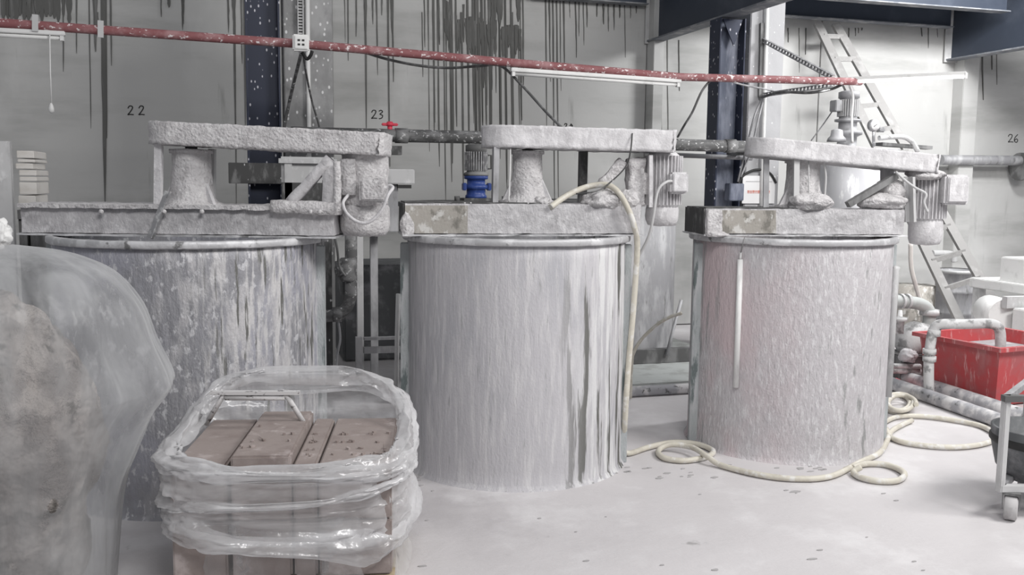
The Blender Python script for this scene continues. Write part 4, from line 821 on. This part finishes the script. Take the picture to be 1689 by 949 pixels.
for i in range(7):
    mb = MB().box(((xa + xb) / 2 + random.uniform(-.01, .01), 5.9, (zs[i] + zs[i + 1]) / 2), (xb - xa - .01, .36, zs[i + 1] - zs[i] - .006), bev=.003)
    tag(obj('stacked_sheet', mb, m_board), f'pale sheet at the far left edge, {names[i]} of the stack of seven', 'sheet', 'sheets stacked at the far left edge')
# ================================================================== CLAY BLOCKS ON A PALLET, PLASTIC WRAP
FL = P(283, 949, z=.13); FR = P(648, 940, z=.13)
BL = P(292, 694, z=.55); BR = P(640, 690, z=.55)
D0 = (FL + CAM * 0)
# footprint: width along us, depth along ns
FLt = FL + V((0, 0, 0)); us = (V((FR.x, FR.y, 0)) - V((FL.x, FL.y, 0))); W0 = us.length; us.normalize(); ns = V((-us.y, us.x, 0)); DEP = .70
O0 = V((FL.x, FL.y, 0))
def sp_(s, t_, z): return O0 + us * s + ns * t_ + V((0, 0, z))
rotS = Matrix((us, ns, V((0, 0, 1)))).transposed()
ZP, ZT = .105, .545
pl = thing('pallet', 'wooden pallet under the wrapped clay blocks, in front of the left tank', 'pallet', tuple(sp_(W0 / 2, DEP / 2, 0)))
for i in range(5): obj('plank', MB().box(sp_(W0 / 2, .06 + (DEP - .1) * i / 4, ZP - .012), (W0 + .01, .10, .022), rot=rotS, bev=.002), m_wood, pl)
for s in (.05, W0 / 2, W0 - .05): obj('bearer', MB().box(sp_(s, DEP / 2, .053), (.08, DEP, .106), rot=rotS, bev=.003), m_wood, pl)
fr = [0, .235, .51, .655, 1.0]; fr = [0, .255, .545, .66, 1.0]
zz = [ZP, (ZP + ZT) / 2, ZT]
pos = ['left end', 'left of the middle', 'right of the middle', 'right end']
for lay in range(2):
    for i in range(4):
        a, b = fr[i] * W0, fr[i + 1] * W0; g = .004
        dz = (.035 if i == 1 else 0) * (lay == 1); ga = .014 if i == 1 else g
        t = None
        mb = MB().box(sp_((a + b) / 2 + (ga - g) / 2, DEP / 2, (zz[lay] + zz[lay + 1]) / 2 + dz / 2 + .001), (b - a - g - ga, DEP - .01, zz[lay + 1] - zz[lay] - .004 + dz), rot=rotS, bev=.008)
        o = obj('clay_block', mb, m_clay)
        tag(o, ('brown clay block in the top layer of the wrapped stack, ' if lay else 'brown clay block in the bottom layer of the wrapped stack, ') + pos[i], 'clay block', 'damp clay blocks in the wrapped stack')
        if lay and i in (1, 2, 3):
            mb = MB()
            for k in range(26 if i == 3 else 9):
                s = random.uniform(a + .03, b - .03); t_ = random.choice((.12, .2, .3, .42)) + random.uniform(-.012, .012)
                mb.box(sp_(s, t_, ZT + dz + .002), (random.uniform(.006, .014), random.uniform(.006, .02), random.uniform(.006, .014)), rz=random.uniform(0, 3), bev=.001)
            stuff(obj('clay_crumbs', mb, m_clay, o))
# steel trestle rod on the blocks
ztp = ZT + .012
f1, f2 = P(340, 700, z=ztp), P(504, 702, z=ztp); h1, h2 = P(371, 652, z=ztp + .14), P(470, 652, z=ztp + .14)
g1, g2 = P(347, 648, z=ztp + .15), P(494, 648, z=ztp + .15)
t = thing('steel_trestle', 'whitened steel rod trestle with two splayed legs standing on the clay blocks', 'trestle', tuple((f1 + f2) / 2))
obj('cross_bar', MB().bar(g1, g2, .03, .014), m_tres, t); obj('cross_bar', MB().tube([h1 + V((0, 0, -.012)), h2 + V((0, 0, -.012))], .011, 8), m_tres, t)
for a, b in ((f1, h1), (f2, h2)): obj('leg', MB().tube([a, b + V((0, 0, .01))], .011, 8), m_tres, t)
# plastic wrap: bulging rolled-down ring
def superring(s_, off, z, jit=None):
    """point around the stack at angle s_ with outward offset"""
    cx, cy = W0 / 2, DEP / 2; a, b = W0 / 2 + off, DEP / 2 + off; n = 5.0 if off < .012 else 3.6
    c, s = math.cos(s_), math.sin(s_)
    x = math.copysign(abs(c) ** (2 / n), c) * a; y = math.copysign(abs(s) ** (2 / n), s) * b
    return sp_(cx + x, cy + y, z)
def wrapmesh(name, label, m, rows, seed, parent=None, na=150, wr=.012):
    mb = MB(); rv = []; fine = []
    for i in range(len(rows) - 1):
        for j in range(3): fine.append((i + j / 3, (lambda a, p=rows[i], q=rows[i + 1], w_=j / 3: tuple(x * (1 - w_) + y * w_ for x, y in zip(p(a), q(a))))))
    fine.append((len(rows) - 1, rows[-1]))
    for i, fn in fine:
        rg = []
        for k in range(na):
            a = 2 * math.pi * k / na; off, z = fn(a)
            nv = noise.noise(V((math.cos(a) * 2.2, math.sin(a) * 2.2, i * .55 + seed))) ; nv2 = noise.noise(V((math.cos(a) * 7, math.sin(a) * 7, i * 1.1 + seed * 2)))
            nv3 = noise.noise(V((math.cos(a) * 3 + i * .25, math.sin(a) * 3, i * 2.3 + seed)))
            off += nv * wr * 1.6 + nv2 * wr + (abs(nv3) - .2) * wr * 1.3; z += noise.noise(V((math.cos(a) * 3, math.sin(a) * 3, i * .7 + seed * 3 + 9))) * wr * 1.3
            rg.append(mb.bm.verts.new(superring(a, off, z)))
        rv.append(rg)
    for i in range(len(rv) - 1):
        for k in range(na): mb.bm.faces.new((rv[i][k], rv[i][(k + 1) % na], rv[i + 1][(k + 1) % na], rv[i + 1][k]))
    o = obj(name, mb, m, parent, smooth=True)
    return o
def back(a): return max(0, math.sin(a))            # 1 at the back edge, 0 at the front
def frontness(a): return max(0, -math.sin(a))
def leftn(a): return max(0, -math.cos(a))
def rightn(a): return max(0, math.cos(a))
def prof(q, zq, s_=1.0):
    def fn(a):
        top = .555 + .215 * back(a) ** 1.3 + .03 * rightn(a) + .04 * leftn(a)
        low = .235 + .07 * leftn(a) - .03 * rightn(a) * frontness(a)
        return q * (1 - .18 * rightn(a)) if q > 0 else q, low + (top - low) * zq
    return fn
rows = [prof(.016, .0), prof(.045, .02), prof(.066, .10), prof(.074, .20), prof(.072, .30), prof(.064, .40), prof(.066, .47), prof(.078, .54), prof(.082, .64), prof(.08, .74), prof(.082, .82), prof(.08, .90), prof(.066, .97), prof(.045, 1.0), prof(.02, .98), prof(.006, .93), prof(.004, .86)]
wo = wrapmesh('plastic_wrap', '', m_wrap, rows, 1.3, na=180, wr=.016)
tag(wo, 'crumpled clear plastic sheet rolled down around the clay blocks', 'plastic wrap')
rows2 = [(lambda a, q=q, z=z: (q + .012 * math.sin(a * 9), z)) for q, z in ((.012, .34), (.02, .28), (.016, .2), (.022, .13), (.03, .06), (.05, .02))]
wrapmesh('skirt', '', m_skirt, rows2, 4.1, wo, 150, .008)
# overlapping slack folds of the same sheet, wandering up and down around the stack
def foldband(zc, half, base, bulge, seed, m):
    na = 220; n = 12; mb = MB(); rv = []
    for j in range(n + 1):
        q = -1 + 2 * j / n; rg = []
        for k in range(na):
            a = 2 * math.pi * k / na; ca, sa = math.cos(a), math.sin(a)
            o0, z0 = prof(0, zc(a))(a); o1, z1 = prof(0, zc(a) + .2)(a); hh = half * (.65 + .8 * noise.noise(V((ca * 1.7, sa * 1.7, seed))) + .25 * back(a))
            z = z0 + q * max(hh, .012) + .012 * noise.noise(V((ca * 4, sa * 4, q + seed)))
            rip = abs(noise.noise(V((ca * 2.5, sa * 2.5, q * 2.4 + seed * 2)))) + .5 * abs(noise.noise(V((ca * 9 + q, sa * 9, q * 4 + seed))))
            off = base + bulge * (1 - q * q) ** .7 * (.7 + .6 * noise.noise(V((ca * 2, sa * 2, seed + 5)))) + (rip - .25) * .03
            rg.append(mb.bm.verts.new(superring(a, off, z)))
        rv.append(rg)
    for i in range(n):
        for k in range(na): mb.bm.faces.new((rv[i][k], rv[i][(k + 1) % na], rv[i + 1][(k + 1) % na], rv[i + 1][k]))
    return obj('fold', mb, m, wo, smooth=True)
foldband(lambda a: .06 + .04 * math.sin(a * 2 + .6), .075, .048, .052, 3.3, m_fold)
foldband(lambda a: .86 + .05 * math.sin(a + 2.6) - .06 * frontness(a) * rightn(a) * 2, .05, .068, .035, 7.7, m_fold)
foldband(lambda a: .48 + .24 * math.cos(a + .3), .028, .066, .028, 15.9, m_fold)
# ================================================================== LEFT BAG
bc = P(8, 640, d=3.42); bx, by = bc.x, bc.y; K = 3.42 / FOC
def zpx(y_): return P(8, y_, d=3.42).z
bp = [(150, 1240), (158, 1100), (170, 949), (180, 830), (205, 760), (236, 694), (266, 655), (270, 634), (248, 571), (230, 508), (190, 455), (142, 428), (95, 413), (50, 406), (22, 402)]
def bagmesh(scale, zs_, seed, wr, na=180):
    mb = MB(); rv = []; ex = []
    ex = [(q.x, q.y) for q in smoothpath([(a_, b_, 0) for a_, b_ in bp], 5)]
    for i, (r, y_) in enumerate(ex):
        z = max(zpx(y_), .01); rg = []
        for k in range(na):
            a = 2 * math.pi * k / na; d = V((math.cos(a), math.sin(a), 0))
            fold = noise.noise(V((math.cos(a) * 2.6, math.sin(a) * 2.6, z * 1.1 + seed))) + .9 * abs(noise.noise(V((math.cos(a) * 5 + z * .9, math.sin(a) * 5, z * .7 + seed * 2)))) + .5 * abs(noise.noise(V((math.cos(a) * 13 + z * 2, math.sin(a) * 13, z * 1.5 + seed)))) - .3
            rr = r * K * .95 * (1 + fold * wr)
            e = V((d.x * rr * (1.0), d.y * rr * .82, 0)); rg.append(mb.bm.verts.new((bx + e.x, by + e.y, z)))
        rv.append(rg)
    for i in range(len(rv) - 1):
        for k in range(na): mb.bm.faces.new((rv[i][k], rv[i][(k + 1) % na], rv[i + 1][(k + 1) % na], rv[i + 1][k]))
    return mb, rv
mb, rv = bagmesh(1, 0, 2.0, .06)
bag = obj('plastic_bag', mb, m_bag, smooth=True)
tag(bag, 'tall translucent plastic bag of clay scraps tied at the top, at the left edge', 'bag')
mb = MB(); bmesh.ops.create_icosphere(mb.bm, subdivisions=4, radius=1)
kc = P(-2, 388, d=3.42)
for v in mb.bm.verts:
    k = 1 + .35 * noise.noise(v.co * 2.5) + .2 * noise.noise(v.co * 6)
    v.co = V((v.co.x * k * .045, v.co.y * k * .045, v.co.z * k * .06))
bmesh.ops.translate(mb.bm, verts=mb.bm.verts, vec=V((bx, by, zpx(386))))
obj('knot', mb, m_white, bag, smooth=True)
# heap of clay scraps inside
mb = MB(); hp_ = [(.27, .012), (.30, .12), (.325, .25), (.34, .40), (.36, .52), (.37, .62), (.345, .74), (.32, .84), (.28, .94), (.22, 1.04), (.14, 1.13), (.05, 1.2)]
ex = []
for i in range(len(hp_) - 1):
    for j in range(5): t_ = j / 5; ex.append((hp_[i][0] * (1 - t_) + hp_[i + 1][0] * t_, hp_[i][1] * (1 - t_) + hp_[i + 1][1] * t_))
mb.capped((bx - .03, by - .02, 0), [(r * (.86 + .20 * max(0, min(1, (z - .42) / .2))), z) for r, z in ex], 130)
for v in mb.bm.verts:
    d = V((v.co.x - bx + .03, v.co.y - by + .02, 0)); d = d.normalized() if d.length > 1e-3 else V((0, 0, 1))
    k = abs(noise.noise(v.co * 5)) * .07 + abs(noise.noise(v.co * 13)) * .035 - .03
    v.co.y = by + (v.co.y - by) * .9
    if v.co.z > .02: v.co += d * k + V((0, 0, noise.noise(v.co * 9 + V((4, 0, 0))) * .03))
tag(obj('clay_heap', mb, m_crumb, smooth=True), 'crumbly grey-brown clay scrap heap inside the tied plastic bag', 'clay')

# dried chips and stains lying on the floor
mb = MB()
spots = [(700 + random.uniform(-20, 60), 790 + random.uniform(-6, 22), 1) for i in range(10)] + [(1060 + random.uniform(-70, 120), 778 + random.uniform(-8, 12), 1.3) for i in range(20)] + [(1340 + random.uniform(-60, 60), 774 + random.uniform(-4, 8), 1.3) for i in range(12)] + [(random.uniform(700, 1560), random.uniform(800, 945), .9) for i in range(14)] + [(1311, 812, 3.5), (1200, 768, 2), (1340, 923, 2.2), (697, 935, 1.6), (1180, 941, 2), (1457, 815, 1.8)]
for px, py, k in spots:
    c = P(px, py, z=0); r = .012 * k * random.uniform(.6, 1.5); n = 9; el = random.uniform(.3, .6)
    ring = [(c.x + r * math.cos(2 * math.pi * i / n) * random.uniform(.7, 1.2), c.y + r * el * math.sin(2 * math.pi * i / n) * random.uniform(.7, 1.2)) for i in range(n)]
    mb.prism(ring, .0, .004)
o = stuff(tag(obj('dried_chips', mb, m_chip), 'scattered small dark dried chips on the dusty floor in front of the tanks', 'debris'))
